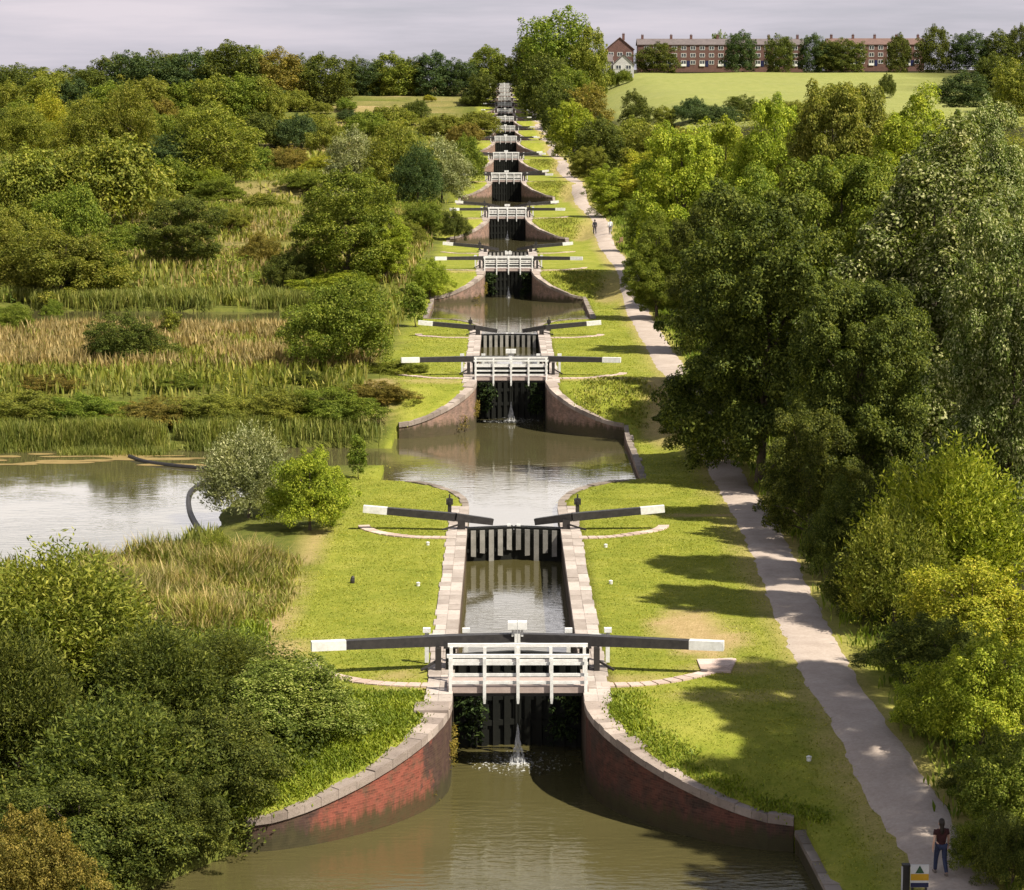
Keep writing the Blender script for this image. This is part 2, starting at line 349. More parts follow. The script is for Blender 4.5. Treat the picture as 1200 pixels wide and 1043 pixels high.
# ------------------------------------------------------------------ ground sheet
def cop_w(y):
    """width of the stone behind the canal edge at y"""
    r = np.full(np.shape(y), .34)
    for n in range(NL):
        d = y-YN[n]
        r = np.where((d > -2.6) & (d < 38.2), .86, r)
        r = np.where((d >= (-10.1 if n == 0 else -7.7)) & (d <= (-2.6 if n == 0 else -2.3)), .62, r)
    return r
PY = [40, 62, 72, 80, 92, 105, 132, 160, 190, 227, 285, 390, 436, 650, 900, 1200]; PX = [12.9, 12.0, 11.0, 10.6, 10.8, 11.3, 11.5, 10.6, 10.8, 11.1, 11.1, 10.3, 9.8, 8.9, 8.4, 8.2]
def pathx(y): return np.interp(y, PY, PX)
def dryness(x, y):
    px = pathx(y); dry = np.zeros_like(x)
    def blob(cx, cy, rx, ry, a=1.0):
        q = ((x-cx)/rx)**2+((y-cy)/ry)**2+.35*wob(x, y, .9, 1); return a*sstep(1.15, .3, q)
    for b in [(6.6, 88.5, 1.7, 5.0, 1), (-9.6, 92, .9, 12, .95), (-9.4, 85.5, 2.2, 2.2, .9), (-8.9, 107, .6, 6, .7), (7.2, 82.5, 1.6, 1.3, .6), (3.6, 80.8, 1.6, .9, .5),
              (8.7, 115.6, 2.6, .7, .9), (-4.2, 81.5, 1.0, .7, .6), (-3.4, 79.0, 2.2, 1.0, .5), (9.3, 148, 1.4, 8, .8), (-8.3, 150, 1.4, 4, .8), (7.2, 78.5, 3.5, 1.0, .35)]:
        dry = np.maximum(dry, blob(*b))
    for n in range(1, 9):
        dry = np.maximum(dry, blob(9.0, YN[n]-9, 1.3, 7, .6)); dry = np.maximum(dry, blob(-4.5, YN[n]-1.5, 2.5, 1.3, .55)); dry = np.maximum(dry, blob(5, YN[n]-.6, 3.5, 1.0, .55))
    dry = np.maximum(dry, .55*sstep(1.9, 1.15, np.abs(x-px))*(y < 700))
    # buff grass in the marsh beside the second side pond and on the far meadow
    dry = np.maximum(dry, .9*sstep(-9, -12, x)*sstep(157, 163, y)*sstep(188, 182, y)*(.6+.4*wob(x, y, .3, 8)))
    dry = np.maximum(dry, np.clip(.12+.75*wob(x, y, .045, 4), 0, .8)*sstep(-9, -15, x)*sstep(230, 300, y))
    return dry
def build_ground():
    ys = [20, 30, 38, 44, 48]+list(np.arange(50, 260, .8))+list(np.arange(260, 620, 1.7))+list(np.arange(620, 1240, 3.5))+[1260,1300,1350,1420,1500,1600,1750,2000,2400,3000,4000,5000]
    for n in range(NL):
        for t in TS: ys += [YN[n]+wing_d(t, n), YN[n]+38+9*t]
        ys += [YN[n]+wing_d(1, n)-.35, YN[n]+47.3]
    ys = np.array(sorted(set(np.round(ys, 3)))); keep = np.concatenate([[True], np.diff(ys) > .05]); ys = ys[keep]
    T = np.array([0,.03,.5,1,1.6,2.3,3.1,4,5,6,7,8.2,9.5,11,12.5,14,16,18,20.5,23,26,30,34,39,45,52,60,70,85,105,130,165,210,280,380,550,800,1300])
    eL_ = hwL(ys)+cop_w(ys)-.12; eR_ = hwR(ys)+cop_w(ys)-.12
    X = np.concatenate([-(eL_[:, None]+T[::-1][None]), eR_[:, None]+T[None]], 1); Y = np.repeat(ys[:, None], X.shape[1], 1)
    Z = zground(X, Y); nT = len(T)
    # behind the walls the sheet drops to the canal bed
    lev = np.interp(ys, cY, cZ)-6
    Z[:, nT-1] = lev; Z[:, nT] = lev
    nr, nc = X.shape; V = np.stack([X, Y, Z], -1).reshape(-1, 3)
    i = np.arange(nr*nc).reshape(nr, nc)
    F = np.stack([i[:-1, :-1], i[:-1, 1:], i[1:, 1:], i[1:, :-1]], -1).reshape(-1, 4)
    me = bpy.data.meshes.new('ground'); me.vertices.add(len(V)); me.vertices.foreach_set('co', V.astype(np.float32).ravel())
    me.loops.add(4*len(F)); me.loops.foreach_set('vertex_index', F.astype(np.int32).ravel())
    me.polygons.add(len(F)); me.polygons.foreach_set('loop_start', np.arange(0, 4*len(F), 4, dtype=np.int32)); me.update(calc_edges=True); me.validate()
    x, y, z = V.T
    px = pathx(y); d = y; ax = np.abs(x)
    lawnR = sstep(px+3.0, px+1.6, x)*(x > 0)
    ml = np.interp(y, [60, 75, 86, 106, 125, 150, 160, 230, 300, 400, 900], [7.5, 7.8, 8.9, 8.9, 8.6, 6.5, 8.0, 7.6, 7.2, 8.0, 9])
    lawnL = sstep(ml+.9, ml-.4, -x+.5*wob(x, y, .5, 3))*(x < 0)
    lawn = np.clip(lawnR+lawnL, 0, 1)
    dry = dryness(x, y)
    field = sstep(24, 30, x)*sstep(430, 470, y)*sstep(935, 925, y)*sstep(150, 140, x-(y-900)*.05)
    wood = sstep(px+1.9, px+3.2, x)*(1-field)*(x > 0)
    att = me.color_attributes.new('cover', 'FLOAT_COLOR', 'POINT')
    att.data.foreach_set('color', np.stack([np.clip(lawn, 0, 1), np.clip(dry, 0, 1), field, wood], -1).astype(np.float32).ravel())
    m, nt, out = new_mat('ground_cover')
    at = nt.nodes.new('ShaderNodeAttribute'); at.attribute_name = 'cover'; sp = nt.nodes.new('ShaderNodeSeparateColor'); nt.links.new(at.outputs['Color'], sp.inputs[0])
    v = geopos(nt); n1 = noise(nt, .35, 6, .65, v); n2 = noise(nt, 2.2, 6, .7, v); n3 = noise(nt, 14, 4, .7, v)
    def r2(n, *s):
        r = ramp(nt, list(s)); nt.links.new(n.outputs[0], r.inputs[0]); return r.outputs[0]
    marsh = mix(nt, .5, r2(n1, (.3, (.06,.08,.013)), (.5, (.12,.14,.022)), (.7, (.20,.195,.04))), r2(n2, (.3, (.035,.05,.012)), (.7, (.16,.15,.04))))
    lawnc = mix(nt, .5, r2(n1, (.3, (.13,.165,.016)), (.5, (.23,.245,.030)), (.72, (.37,.345,.075))), r2(n2, (.3, (.11,.15,.014)), (.72, (.31,.30,.055))))
    dryc = mix(nt, .5, r2(n2, (.3, (.30,.19,.085)), (.7, (.50,.36,.19))), r2(n3, (.3, (.24,.17,.07)), (.7, (.48,.37,.19))))
    fieldc = mix(nt, .4, r2(n1, (.3, (.19,.215,.06)), (.7, (.28,.28,.095))), (.23,.24,.07))
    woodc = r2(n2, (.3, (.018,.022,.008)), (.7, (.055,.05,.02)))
    col = mix(nt, sp.outputs[0], marsh, lawnc)
    col = mix(nt, sp.outputs[2], col, fieldc)
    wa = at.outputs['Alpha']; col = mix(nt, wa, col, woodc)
    df = math_(nt, 'MULTIPLY', sp.outputs[1], math_(nt, 'ADD', .55, math_(nt, 'MULTIPLY', n3.outputs[0], .8)))
    dfc = nt.nodes.new('ShaderNodeClamp'); nt.links.new(df, dfc.inputs[0])
    col = mix(nt, dfc.outputs[0], col, dryc)
    col = mix(nt, .35, col, mix(nt, 1, col, r2(n3, (.3, (.55,.6,.5)), (.7, (1.35,1.3,1.3))), 'MULTIPLY'))
    bsdf(nt, out, col, .95, .08, n3.outputs[0], .9, .06)
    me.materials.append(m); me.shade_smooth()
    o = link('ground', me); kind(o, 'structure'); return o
build_ground()

def build_path():
    m, nt, out = new_mat('towpath_gravel'); v = geopos(nt)
    n1 = noise(nt, .8, 6, .7, v); n2 = noise(nt, 9, 4, .7, v)
    r = ramp(nt, [(.3, (.29,.23,.185)), (.5, (.40,.325,.27)), (.72, (.52,.445,.38))]); nt.links.new(n1.outputs[0], r.inputs[0])
    col = mix(nt, .5, r.outputs[0], mix(nt, n2.outputs[0], (.15,.115,.09), (.56,.48,.42)))
    bsdf(nt, out, col, .95, .1, n2.outputs[0], .6, .02)
    ys = np.concatenate([np.arange(40, 300, .6), np.arange(300, 1180, 2.5)]); V = []; F = []
    for y in ys:
        c = float(pathx(y)); w0 = 1.10+.04*math.sin(y*.31)+random.gauss(0, .05); w1 = 1.10+.05*math.sin(y*.27+2)+random.gauss(0, .05)
        xs = np.linspace(c-w0, c+w1, 7); zz = zground(xs, np.full(7, y))
        for q, (a, b) in enumerate(zip(xs, zz)): V.append((a, y, b+(.035 if 0 < q < 6 else -.05)+.02*(1-abs(q-3)/3)))
    for i in range(len(ys)-1):
        for q in range(6): k = i*7+q; F.append((k, k+1, k+8, k+7))
    me = bpy.data.meshes.new('path'); me.from_pydata(V, [], F); me.materials.append(m); me.shade_smooth(); kind(link('path', me), 'structure')
build_path()

# ------------------------------------------------------------------ water
def water_mat(name, base, sx_, sy_, bstr, scale=1.0):
    m, nt, out = new_mat(name); v = geopos(nt)
    mp = nt.nodes.new('ShaderNodeMapping'); mp.inputs['Scale'].default_value = (sx_, sy_, 1); nt.links.new(v, mp.inputs[0])
    n1 = noise(nt, scale, 3, .5, mp.outputs[0]); n2 = noise(nt, scale*.12, 2, .5, v)
    k = ramp(nt, [(.42, (0,0,0)), (.62, (1,1,1))]); nt.links.new(n2.outputs[0], k.inputs[0])
    h = math_(nt, 'MULTIPLY', n1.outputs[0], math_(nt, 'ADD', .35, k.outputs[0]))
    n3 = noise(nt, .25, 4, .6, v); c = mix(nt, n3.outputs[0], tuple(q*.8 for q in base), tuple(q*1.2 for q in base))
    p = bsdf(nt, out, c, .04, .5, h, bstr, .045); p.inputs['IOR'].default_value = 1.42; return m
W_calm = water_mat('pond_water', (.075,.066,.030), .9, 2.0, .22, 1.4)
W_low = water_mat('rippled_canal_water', (.078,.068,.026), 1.1, 3.0, 1.0, 1.4)
W_lock = water_mat('chamber_water', (.07,.06,.022), 1.2, 3.0, .22, 1.6)
def strip(name, ys, xl, xr, z, mat, parts=()):
    mb = MB()
    for a, b in zip(ys[:-1], ys[1:]): mb.quad((xl(a), a, z), (xr(a), a, z), (xr(b), b, z), (xl(b), b, z))
    for (x0, x1, y0, y1) in parts: mb.quad((x0, y0, z), (x1, y0, z), (x1, y1, z), (x0, y1, z))
    return kind(link(name, mb.mesh(name, mat)), 'structure')
def grid_ys(a, b):
    s = [a, b]+[float(q) for q in eY if a < q < b]; return sorted(set(s))
strip('water', grid_ys(25, YN[0]+2.55), lambda y: -float(hwL(y))-.25, lambda y: float(hwR(y))+.25, -2.7, W_low)
for n in range(NL):
    if n < 12: strip('water', [YN[n]+2.75, YN[n]+31.6], lambda y: -2.3, lambda y: 2.3, ZN[n]-(1.45 if n == 0 else .9), W_lock)
    if n < NL-1:
        pr = []
        for (pn, x0, x1, a, b) in PONDS:
            if pn == n: pr = [(x0-3, -9.5, YN[n]+a-3, YN[n]+b+(3 if n else 3.5))]
        ys = grid_ys(YN[n]+31.9, YN[n+1]+2.55)
        strip('water', ys, lambda y: -float(hwL(y))-.25, lambda y: float(hwR(y))+.25, ZN[n]-.35, W_calm, [])
        for (x0, x1, y0, y1) in pr:
            z = ZN[n]-.352; mb = MB(); mb.quad((x0, y0, z), (x1, y0, z), (x1, y1, z), (x0, y1, z))
            if n == 0: mb.quad((x1, YN[0]+52, z), (-7.0, YN[0]+52, z), (-7.0, YN[0]+62, z), (x1, YN[0]+62, z))
            kind(link('water', mb.mesh('water', W_calm)), 'structure')

# ------------------------------------------------------------------ locks
ORD = ['nearest','second','third','fourth','fifth','sixth','seventh','eighth','ninth','tenth','eleventh','twelfth','thirteenth','fourteenth','fifteenth','sixteenth']
def lockname(n): return 'nearest lock' if n == 0 else (f'{ORD[n]} lock up' if n < 15 else 'topmost lock of the flight')
def wall_sweep(pts, thick, zb, zt, side):
    """pts: list of (x, d, ztop): wall face follows pts, thickness away from the water"""
    mb = MB(); P = [Vector((p[0], p[1], 0)) for p in pts]; u = 0; n = len(P); nor = []
    for k in range(n):
        t = (P[min(k+1, n-1)]-P[max(k-1, 0)]).normalized(); q = Vector((t.y, -t.x, 0))
        if q.x*side < 0 or (abs(q.x) < .02 and q.y < 0): q = -q
        nor.append(q)
    for k in range(n-1):
        du = (P[k+1]-P[k]).length; a, b = P[k], P[k+1]; ta, tb = pts[k][2]+zt, pts[k+1][2]+zt
        ao, bo = a+nor[k]*thick, b+nor[k+1]*thick
        V3 = lambda p, z: (p.x, p.y, z)
        mb.quad(V3(a, zb), V3(b, zb), V3(b, tb), V3(a, ta), 0, ((u, zb), (u+du, zb), (u+du, tb), (u, ta)))
        mb.quad(V3(a, ta), V3(b, tb), V3(bo, tb), V3(ao, ta), 0, ((u, ta), (u+du, tb), (u+du, tb+thick), (u, ta+thick)))
        mb.quad(V3(ao, ta), V3(bo, tb), V3(bo, zb), V3(ao, zb), 0, ((u, ta), (u+du, tb), (u+du, zb), (u, zb)))
        if k in (0, n-2):
            e, eo, tt = (a, ao, ta) if k == 0 else (b, bo, tb)
            mb.quad(V3(e, zb), V3(eo, zb), V3(eo, tt), V3(e, tt), 0, ((u, zb), (u+thick, zb), (u+thick, tt), (u, tt)))
        u += du
    return mb, nor
def resample(pts, step):
    out = [pts[0]]; acc = 0
    for a, b in zip(pts[:-1], pts[1:]):
        L_ = math.hypot(b[0]-a[0], b[1]-a[1]); k = max(1, round(L_/step))
        for i in range(1, k+1): out.append(tuple(a[j]+(b[j]-a[j])*i/k for j in range(3)))
    return out
def coping(pts, w0, w1, zb, zt, side, step, rr, gap=.018, jit=.02, cross=1, edge=None):
    mb = MB(); pts = resample(pts, step); P = [Vector((p[0], p[1], 0)) for p in pts]; n = len(P)
    nor = []
    for k in range(n):
        t = (P[min(k+1, n-1)]-P[max(k-1, 0)]).normalized(); q = Vector((t.y, -t.x, 0))
        if q.x*side < 0 or (abs(q.x) < .02 and q.y < 0): q = -q
        nor.append(q)
    for k in range(n-1):
        a, b = P[k], P[k+1]; t = (b-a); L_ = t.length
        if L_ < .03: continue
        t = t/L_*min(gap, L_*.2)
        for c in range(cross):
            f0 = w0+(w1-w0)*c/cross+(gap if c else 0); f1 = w0+(w1-w0)*(c+1)/cross
            f1 += rr.uniform(-1, 1)*(edge or jit*2)*(c == cross-1); h = rr.uniform(-jit, jit)
            za, zb_ = pts[k][2]+zt+h, pts[k+1][2]+zt+h+rr.uniform(-jit, jit)*.4
            q = [a+nor[k]*f0+t, b+nor[k+1]*f0-t, b+nor[k+1]*f1-t, a+nor[k]*f1+t]
            lo = [pts[k][2]+zb, pts[k+1][2]+zb, pts[k+1][2]+zb, pts[k][2]+zb]; hi = [za, zb_, zb_, za]
            mb.hexa([(p.x, p.y, z) for p, z in zip(q, lo)]+[(p.x, p.y, z) for p, z in zip(q, hi)])
    return mb
def capz(d):
    t = max(0, (-2.5-d)/7.5); return -1.7*t**1.8
def capz_up(d):
    t = max(0, (-2.2-d)/5.4); return -1.95*t**1.5
wingpts = [(wing_x(t), -2.5-7.5*t, capz(-2.5-7.5*t)) for t in TS]
wingpts_up = [(wing_xn(t, 1), wing_d(t, 1), capz_up(wing_d(t, 1))) for t in TS]
rr = random.Random(3)
class Tpl: pass
def lock_templates(side, hero=False):
    T = Tpl(); s = side; mx = lambda pts: [(p[0]*s, p[1], p[2]) for p in pts]
    T.chamber_brick = wall_sweep(mx([(2.2, -2.5, 0), (2.2, -1, 0), (2.2, 20, 0), (2.2, 38, 0)]), .6, -5.2, -.22, s)[0].mesh('brickwork', M['brick_chamber'])
    T.chamber_cop = coping(mx([(2.2, -2.5, 0), (2.2, 38, 0)]), -.04, .86, -.22, .05, s, .95, rr, .008, .022, 2, .05).mesh('coping', M['stone'])
    wp = mx(wingpts)
    T.wing_brick = wall_sweep(wp, .5, -5.2, -.2, s)[0]
    T.wing_cop = coping(wp, -.06, .62, -.2, .06, s, .55, rr, .006, .035, 1)
    if s < 0: T.wing_cop.box(-3.35, -2.24, -3.75, -2.55, -.25, .07)
    wp = mx(wingpts_up); T.up_brick = wall_sweep(wp, .5, -5.2, -.2, s)[0]; T.up_cop = coping(wp, -.06, .62, -.2, .06, s, .55, rr, .006, .035, 1)
    return T
TL, TR = lock_templates(-1), lock_templates(1)
def wing(n, side):
    T = TL if side < 0 else TR; sd = 'left' if side < 0 else 'right'
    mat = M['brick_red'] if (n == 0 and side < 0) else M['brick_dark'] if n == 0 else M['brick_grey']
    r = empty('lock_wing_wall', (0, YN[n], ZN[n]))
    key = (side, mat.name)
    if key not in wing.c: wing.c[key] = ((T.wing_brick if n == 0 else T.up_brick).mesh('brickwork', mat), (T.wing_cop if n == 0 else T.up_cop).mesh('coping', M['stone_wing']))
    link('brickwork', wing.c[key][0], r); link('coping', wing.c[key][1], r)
    look = 'red patched brick' if (n == 0 and side < 0) else 'stained and shade darkened brick' if n == 0 else 'weathered grey brown brick'
    tag(r, f'{sd} curved {look} wing wall below the {lockname(n)}', 'wall', 'curved wing walls below the locks')
wing.c = {}
def chamber(n, side):
    T = TL if side < 0 else TR; sd = 'left' if side < 0 else 'right'
    r = empty('lock_chamber_wall', (0, YN[n], ZN[n]))
    link('brickwork', T.chamber_brick, r); link('coping', T.chamber_cop, r)
    tag(r, f'{sd} chamber wall with pale coping of the {lockname(n)}', 'wall', 'chamber walls of the locks')
def kerb(n, side):
    """low stone edging round the pound above lock n up to the next wing"""
    sd = 'left' if side < 0 else 'right'; hw = hwL if side < 0 else hwR
    y0 = YN[n]+38.05; y1 = YN[n+1]-7.85
    ys = [y for y in grid_ys(y0, YN[n]+47)]+list(np.arange(YN[n]+49, y1, 2.0))+[y1]
    if n == 0 and side < 0: ys = [y for y in ys if y < YN[0]+46.8]
    pts = [(side*float(hw(y)), y, float(np.interp(y, cY, cZ))) for y in ys]
    r = empty('stone_edging', (0, 0, 0))
    b = wall_sweep(pts, .34, ZN[n]-2.2, -.1, side)[0]
    link('stonework', b.mesh('stonework', M['brick_grey']), r)
    link('coping', coping(pts, -.03, .34, -.1, .05, side, .9, rr, .02, .025, 1, .09).mesh('coping', M['kerb']), r)
    tag(r, f'low {sd} stone edging of the pound just above the {lockname(n)}', 'stone edging', 'stone edgings of the pounds')
def lower_edge():
    r = empty('stone_edging')
    ys = [38, 46, 54, 60, 65, 68, 69.5]; pts = [(float(hwR(y)), y, FRONT_Z+.22) for y in ys]+[(8.12, 69.8, FRONT_Z+.3)]
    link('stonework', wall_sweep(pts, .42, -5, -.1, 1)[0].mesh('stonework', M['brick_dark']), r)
    link('coping', coping(pts, -.03, .44, -.1, .06, 1, .9, rr).mesh('coping', M['kerb']), r)
    tag(r, 'low dark stone edging of the bottom pound running along the lower right grass', 'stone edging', 'stone edgings of the pounds')
def lower_gate_proto(s):
    r = empty('lower_lock_gate')
    g = MB(); g.bar((s*2.22, 2.35, -2.2), (s*.02, 2.86, -2.2), .26, 5.5)
    g.box(s*2.3-.17, s*2.3+.17, 2.2, 2.55, -5, .86)
    for z in (-1.9, -1.0, -.2): g.bar((s*2.15, 2.19, z), (s*.05, 2.68, z), .1, .2)
    for k in range(6):
        u = .12+k*.4; g.bar((s*(2.15-u*.98), 2.16+u*.22, -2.2), (s*(2.15-u*.98-.2), 2.16+u*.22+.045, -2.2), .09, 5.2)
    link('gate_leaf', g.mesh('gate_leaf', M['gate']), r)
    a = Vector((s*.04, 2.92, 1.02)); e = Vector((s*7.02, 1.42, 1.04)); q = a.lerp(e, .835)
    b = MB(); b.bar(a, a.lerp(e, .33), .28, .28, .36, .36); b.bar(a.lerp(e, .33), q, .36, .36, .31, .31)
    bm = link('balance_beam', b.mesh('balance_beam', M['black']), r)
    t = MB(); t.bar(q, e, .325, .325, .32, .32); link('beam_end', t.mesh('beam_end', M['white']), bm)
    c = MB(); c.box(s*2.72-.1, s*2.72+.1, 1.95, 2.25, .05, .83); c.bar((s*2.7, 2.1, .42), (s*3.3, 1.75, .12), .07, .07); c.box(s*2.3-.24, s*2.3+.24, 2.14, 2.6, .78, .86)
    link('iron_collar', c.mesh('iron_collar', M['iron']), r)
    p = MB(); p.box(min(s*.01, s*.1), max(s*.01, s*.1), 2.62, 2.76, .1, 1.42); p.box(min(s*.01, s*.33), max(s*.01, s*.33), 2.55, 2.9, 1.36, 1.62)
    p.box(min(s*.12, s*.2), max(s*.12, s*.2), 2.65, 2.75, 1.1, 1.4)
    link('mitre_post', p.mesh('mitre_post', M['white']), r)
    h = MB()
    for x, y in ((1.78, 3.25), (3.15, 3.3)):
        h.box(s*x-.07, s*x+.07, y-.06, y+.06, .05, 1.2); h.box(s*x-.13, s*x+.13, y-.11, y+.11, 1.12, 1.27); h.bar((s*x, y, 1.0), (s*(x+.22), y-.1, .9), .05, .05)
    h.bar((s*1.78, 3.25, 1.02), (s*3.15, 3.3, 1.02), .07, .07)
    link('handrail', h.mesh('handrail', M['white']), r)
    k = MB(); k.bar((s*2.2, 3.0, .2), (s*.15, 3.35, .2), .4, .06); link('walkway', k.mesh('walkway', M['deck']), r)
    return r
def footbridge_proto():
    r = empty('footbridge')
    d = MB()
    for k in range(7): d.box(-2.46, 2.46, -1.05+k*.19, -1.05+k*.19+.175, .15, .22)
    d.box(-2.45, 2.45, -1.1, -1.03, .0, .2)
    link('deck', d.mesh('deck', M['deck']), r)
    b = MB(); b.box(-2.3, 2.3, -.95, -.8, -.14, .148); b.box(-2.3, 2.3, .05, .2, -.14, .148); link('girder', b.mesh('girder', M['iron']), r)
    for yy, z0, tops in ((-1.17, -.34, (1.2, 1.0, .62, .36)), (.34, .0, (1.24, .75))):
        x_ = MB()
        for z in tops: x_.box(-2.42, 2.42, yy+.03 if yy > 0 else yy+.02, yy+.09 if yy > 0 else yy+.07, z-.05, z+.05) if z != tops[0] else x_.box(-2.46, 2.46, yy-.03, yy+.1, z+.0, z+.11)
        link('railing', x_.mesh('railing', M['white']), r)
        for x in (-2.34, -1.16, 0, 1.16, 2.34):
            p = MB(); p.bar((x, yy-.02, z0+.2), (x, yy-.02, tops[0]), .11, .1); p.bar((x, yy-.02, z0), (x, yy-.02, z0+.2), .07, .06, .11, .1)
            link('railing_post', p.mesh('railing_post', M['white']), r)
    return r
def upper_gate_proto(s):
    r = empty('upper_lock_gate')
    a = Vector((s*2.2, 31.2, 0)); b = Vector((s*.02, 31.75, 0)); nrm = Vector((0, -1, 0))
    g = MB(); g.bar((a.x, a.y, -1.7), (b.x, b.y, -1.7), .28, 3.3); g.bar((a.x, a.y+.2, .02), (b.x, b.y+.2, .02), .5, .1)
    for z in (-.25, -.95): g.bar((a.x, a.y-.17, z), (b.x, b.y-.17, z), .08, .16)
    link('gate_leaf', g.mesh('gate_leaf', M['gate']), r)
    for k in range(5):
        f = .10+k*.19; c = a.lerp(b, f); e = a.lerp(b, f+.105); zb = (-1.2, -1.05, -1.55, -1.2, -.95)[k]
        p = MB(); z0 = zb; mid = (z0+.0)/2
        p.hexa([(c.x, c.y-.30, z0), (e.x, e.y-.30, z0-.03), (e.x, e.y-.22, z0-.03), (c.x, c.y-.22, z0), (c.x, c.y-.30, .0), (e.x, e.y-.30, .0), (e.x, e.y-.22, .0), (c.x, c.y-.22, .0)])
        link('plank', p.mesh('plank', M['plank']), r)
    hz = Vector((s*2.7, 31.15, .62)); e = Vector((s*6.95, 31.35, .98)); q = hz.lerp(e, .74)
    bb = MB(); bb.bar((s*1.0, 31.75, .30), hz, .3, .3, .36, .36); bb.bar(hz, q, .36, .36, .32, .32)
    bm = link('balance_beam', bb.mesh('balance_beam', M['black']), r)
    t = MB(); t.bar(q, e, .335, .335, .32, .32); link('beam_end', t.mesh('beam_end', M['white']), bm)
    k = MB(); k.box(s*2.42-.17, s*2.42+.17, 31.0, 31.4, .05, .5); k.bar((s*2.5, 31.0, .3), (s*3.3, 30.6, .12), .07, .07); link('iron_collar', k.mesh('iron_collar', M['iron']), r)
    w_ = MB(); w_.box(s*.22-.09, s*.22+.09, 31.85, 32.0, .0, .16); link('gate_cap', w_.mesh('gate_cap', M['white']), r)
    return r
def paddle_proto():
    r = empty('paddle_post')
    p = MB(); p.box(-.09, .09, -.09, .09, 0, .85); p.box(-.035, .035, -.035, .035, .85, 1.05); p.box(-.16, .16, -.13, .13, .55, .82); p.box(-.17, .17, -.16, .16, 0, .1); link('post', p.mesh('post', M['iron']), r)
    q = MB(); q.tube([(0, -.13, .7), (0, -.24, .7)], [.05, .05], 8); link('spindle', q.mesh('spindle', M['iron']), r); return r
def arc(n, s, upper):
    mb = MB(); cx = 2.75 if not upper else 2.9; d0 = 4.0 if not upper else 32.6; ra, rb = (4.55, 4.1) if not upper else (4.1, 3.6); k = 15
    for i in range(k):
        t0 = math.pi/2*(.02+.98*i/k); t1 = math.pi/2*(.02+.98*(i+1)/k)-.012; q = []
        for t, wv in ((t0, -.26), (t1, -.26), (t1, .26), (t0, .26)):
            x = s*(cx+(ra+wv)*math.cos(t)); y = YN[n]+d0-(rb+wv)*math.sin(t); q.append((x, y, zg(x, y)+.05+.012*math.sin(i*7.3+n)))
        if s < 0: q = q[::-1]
        mb.hexa([(a, b, c-.3) for a, b, c in q]+q)
    if not upper and n == 0 and s > 0:
        for i in range(7):
            x0 = 6.3+.0*i; y = YN[n]+1.7+i*.3; mb.hexa([(x0, y, -.2), (7.3+.06*i, y, -.2), (7.3+.06*i, y+.27, -.2), (x0, y+.27, -.2)]+[(x0, y, zg(6.5, y)+.055), (7.3+.06*i, y, zg(7.2, y)+.06), (7.3+.06*i, y+.27, zg(7.2, y)+.06), (x0, y+.27, zg(6.5, y)+.055)])
    kind(link('path', mb.mesh('path', M['paver'])), 'structure')
gl, gr, fb, ul, ur, pp = lower_gate_proto(-1), lower_gate_proto(1), footbridge_proto(), upper_gate_proto(-1), upper_gate_proto(1), paddle_proto()
pp0 = [pp]
def put(proto, used, loc):
    if proto.name not in used: used[proto.name] = 1; proto.location = loc; return proto
    return dup(proto, loc)
used = {}
for n in range(NL):
    loc = (0, YN[n], ZN[n]); ln = lockname(n)
    for s, p in ((-1, gl), (1, gr)):
        tag(put(p, used, loc), f'{"left" if s < 0 else "right"} lower gate with white tipped beam at the {ln}', 'lock gate', 'lower lock gates')
    fb.scale.x = .955
    tag(put(fb, used, loc), f'white railed footbridge across the lower gates of the {ln}', 'footbridge', 'white footbridges across the lower gates')
    if n < 8:
        for s, p in ((-1, ul), (1, ur)):
            tag(put(p, used, loc), f'{"left" if s < 0 else "right"} grey planked upper gate at the head of the {ln}', 'lock gate', 'upper lock gates')
    if n < 4:
        for s in (-1, 1):
            tag(put(pp, used, (s*3.05, YN[n]+35, ZN[n]+.05)), f'black paddle post on the {"left" if s < 0 else "right"} at the head of the {ln}', 'paddle post', 'black paddle posts')
    for s in (-1, 1):
        wing(n, s)
        if n < 11: chamber(n, s)
        if n < 9 : kerb(n, s)
        if n < 6: arc(n, s, False)
        if n < 4: arc(n, s, True)
lower_edge()
# white stone markers on the grass beside the nearest lock
bol = MB(); bol.tube([(0,0,-.1),(0,0,.18),(0,0,.26),(0,0,.3)], [.1,.1,.12,.03], 8)
bmesh_ = bol.mesh('mooring_bollard', M['white']); 
for (x, y, lab) in ((4.05, 106.6, 'small white marker post right of the nearest chamber near the upper beam'), (3.9, 98.0, 'small white marker post beside the right coping midway along the nearest chamber'),
                    (-3.95, 97.6, 'small white marker post beside the left coping midway along the nearest chamber'), (-3.85, 107.2, 'small white marker post on the left grass near the upper beam of the nearest lock'),
                    (8.9, 73.0, 'small white marker post in the shaded grass beyond the right wing wall end')):
    o = link('marker_post', bmesh_); o.location = (x, y, zg(x, y)-.06); o.scale = (.75, .75, .75); tag(o, lab, 'marker post', 'white marker posts beside the nearest lock')
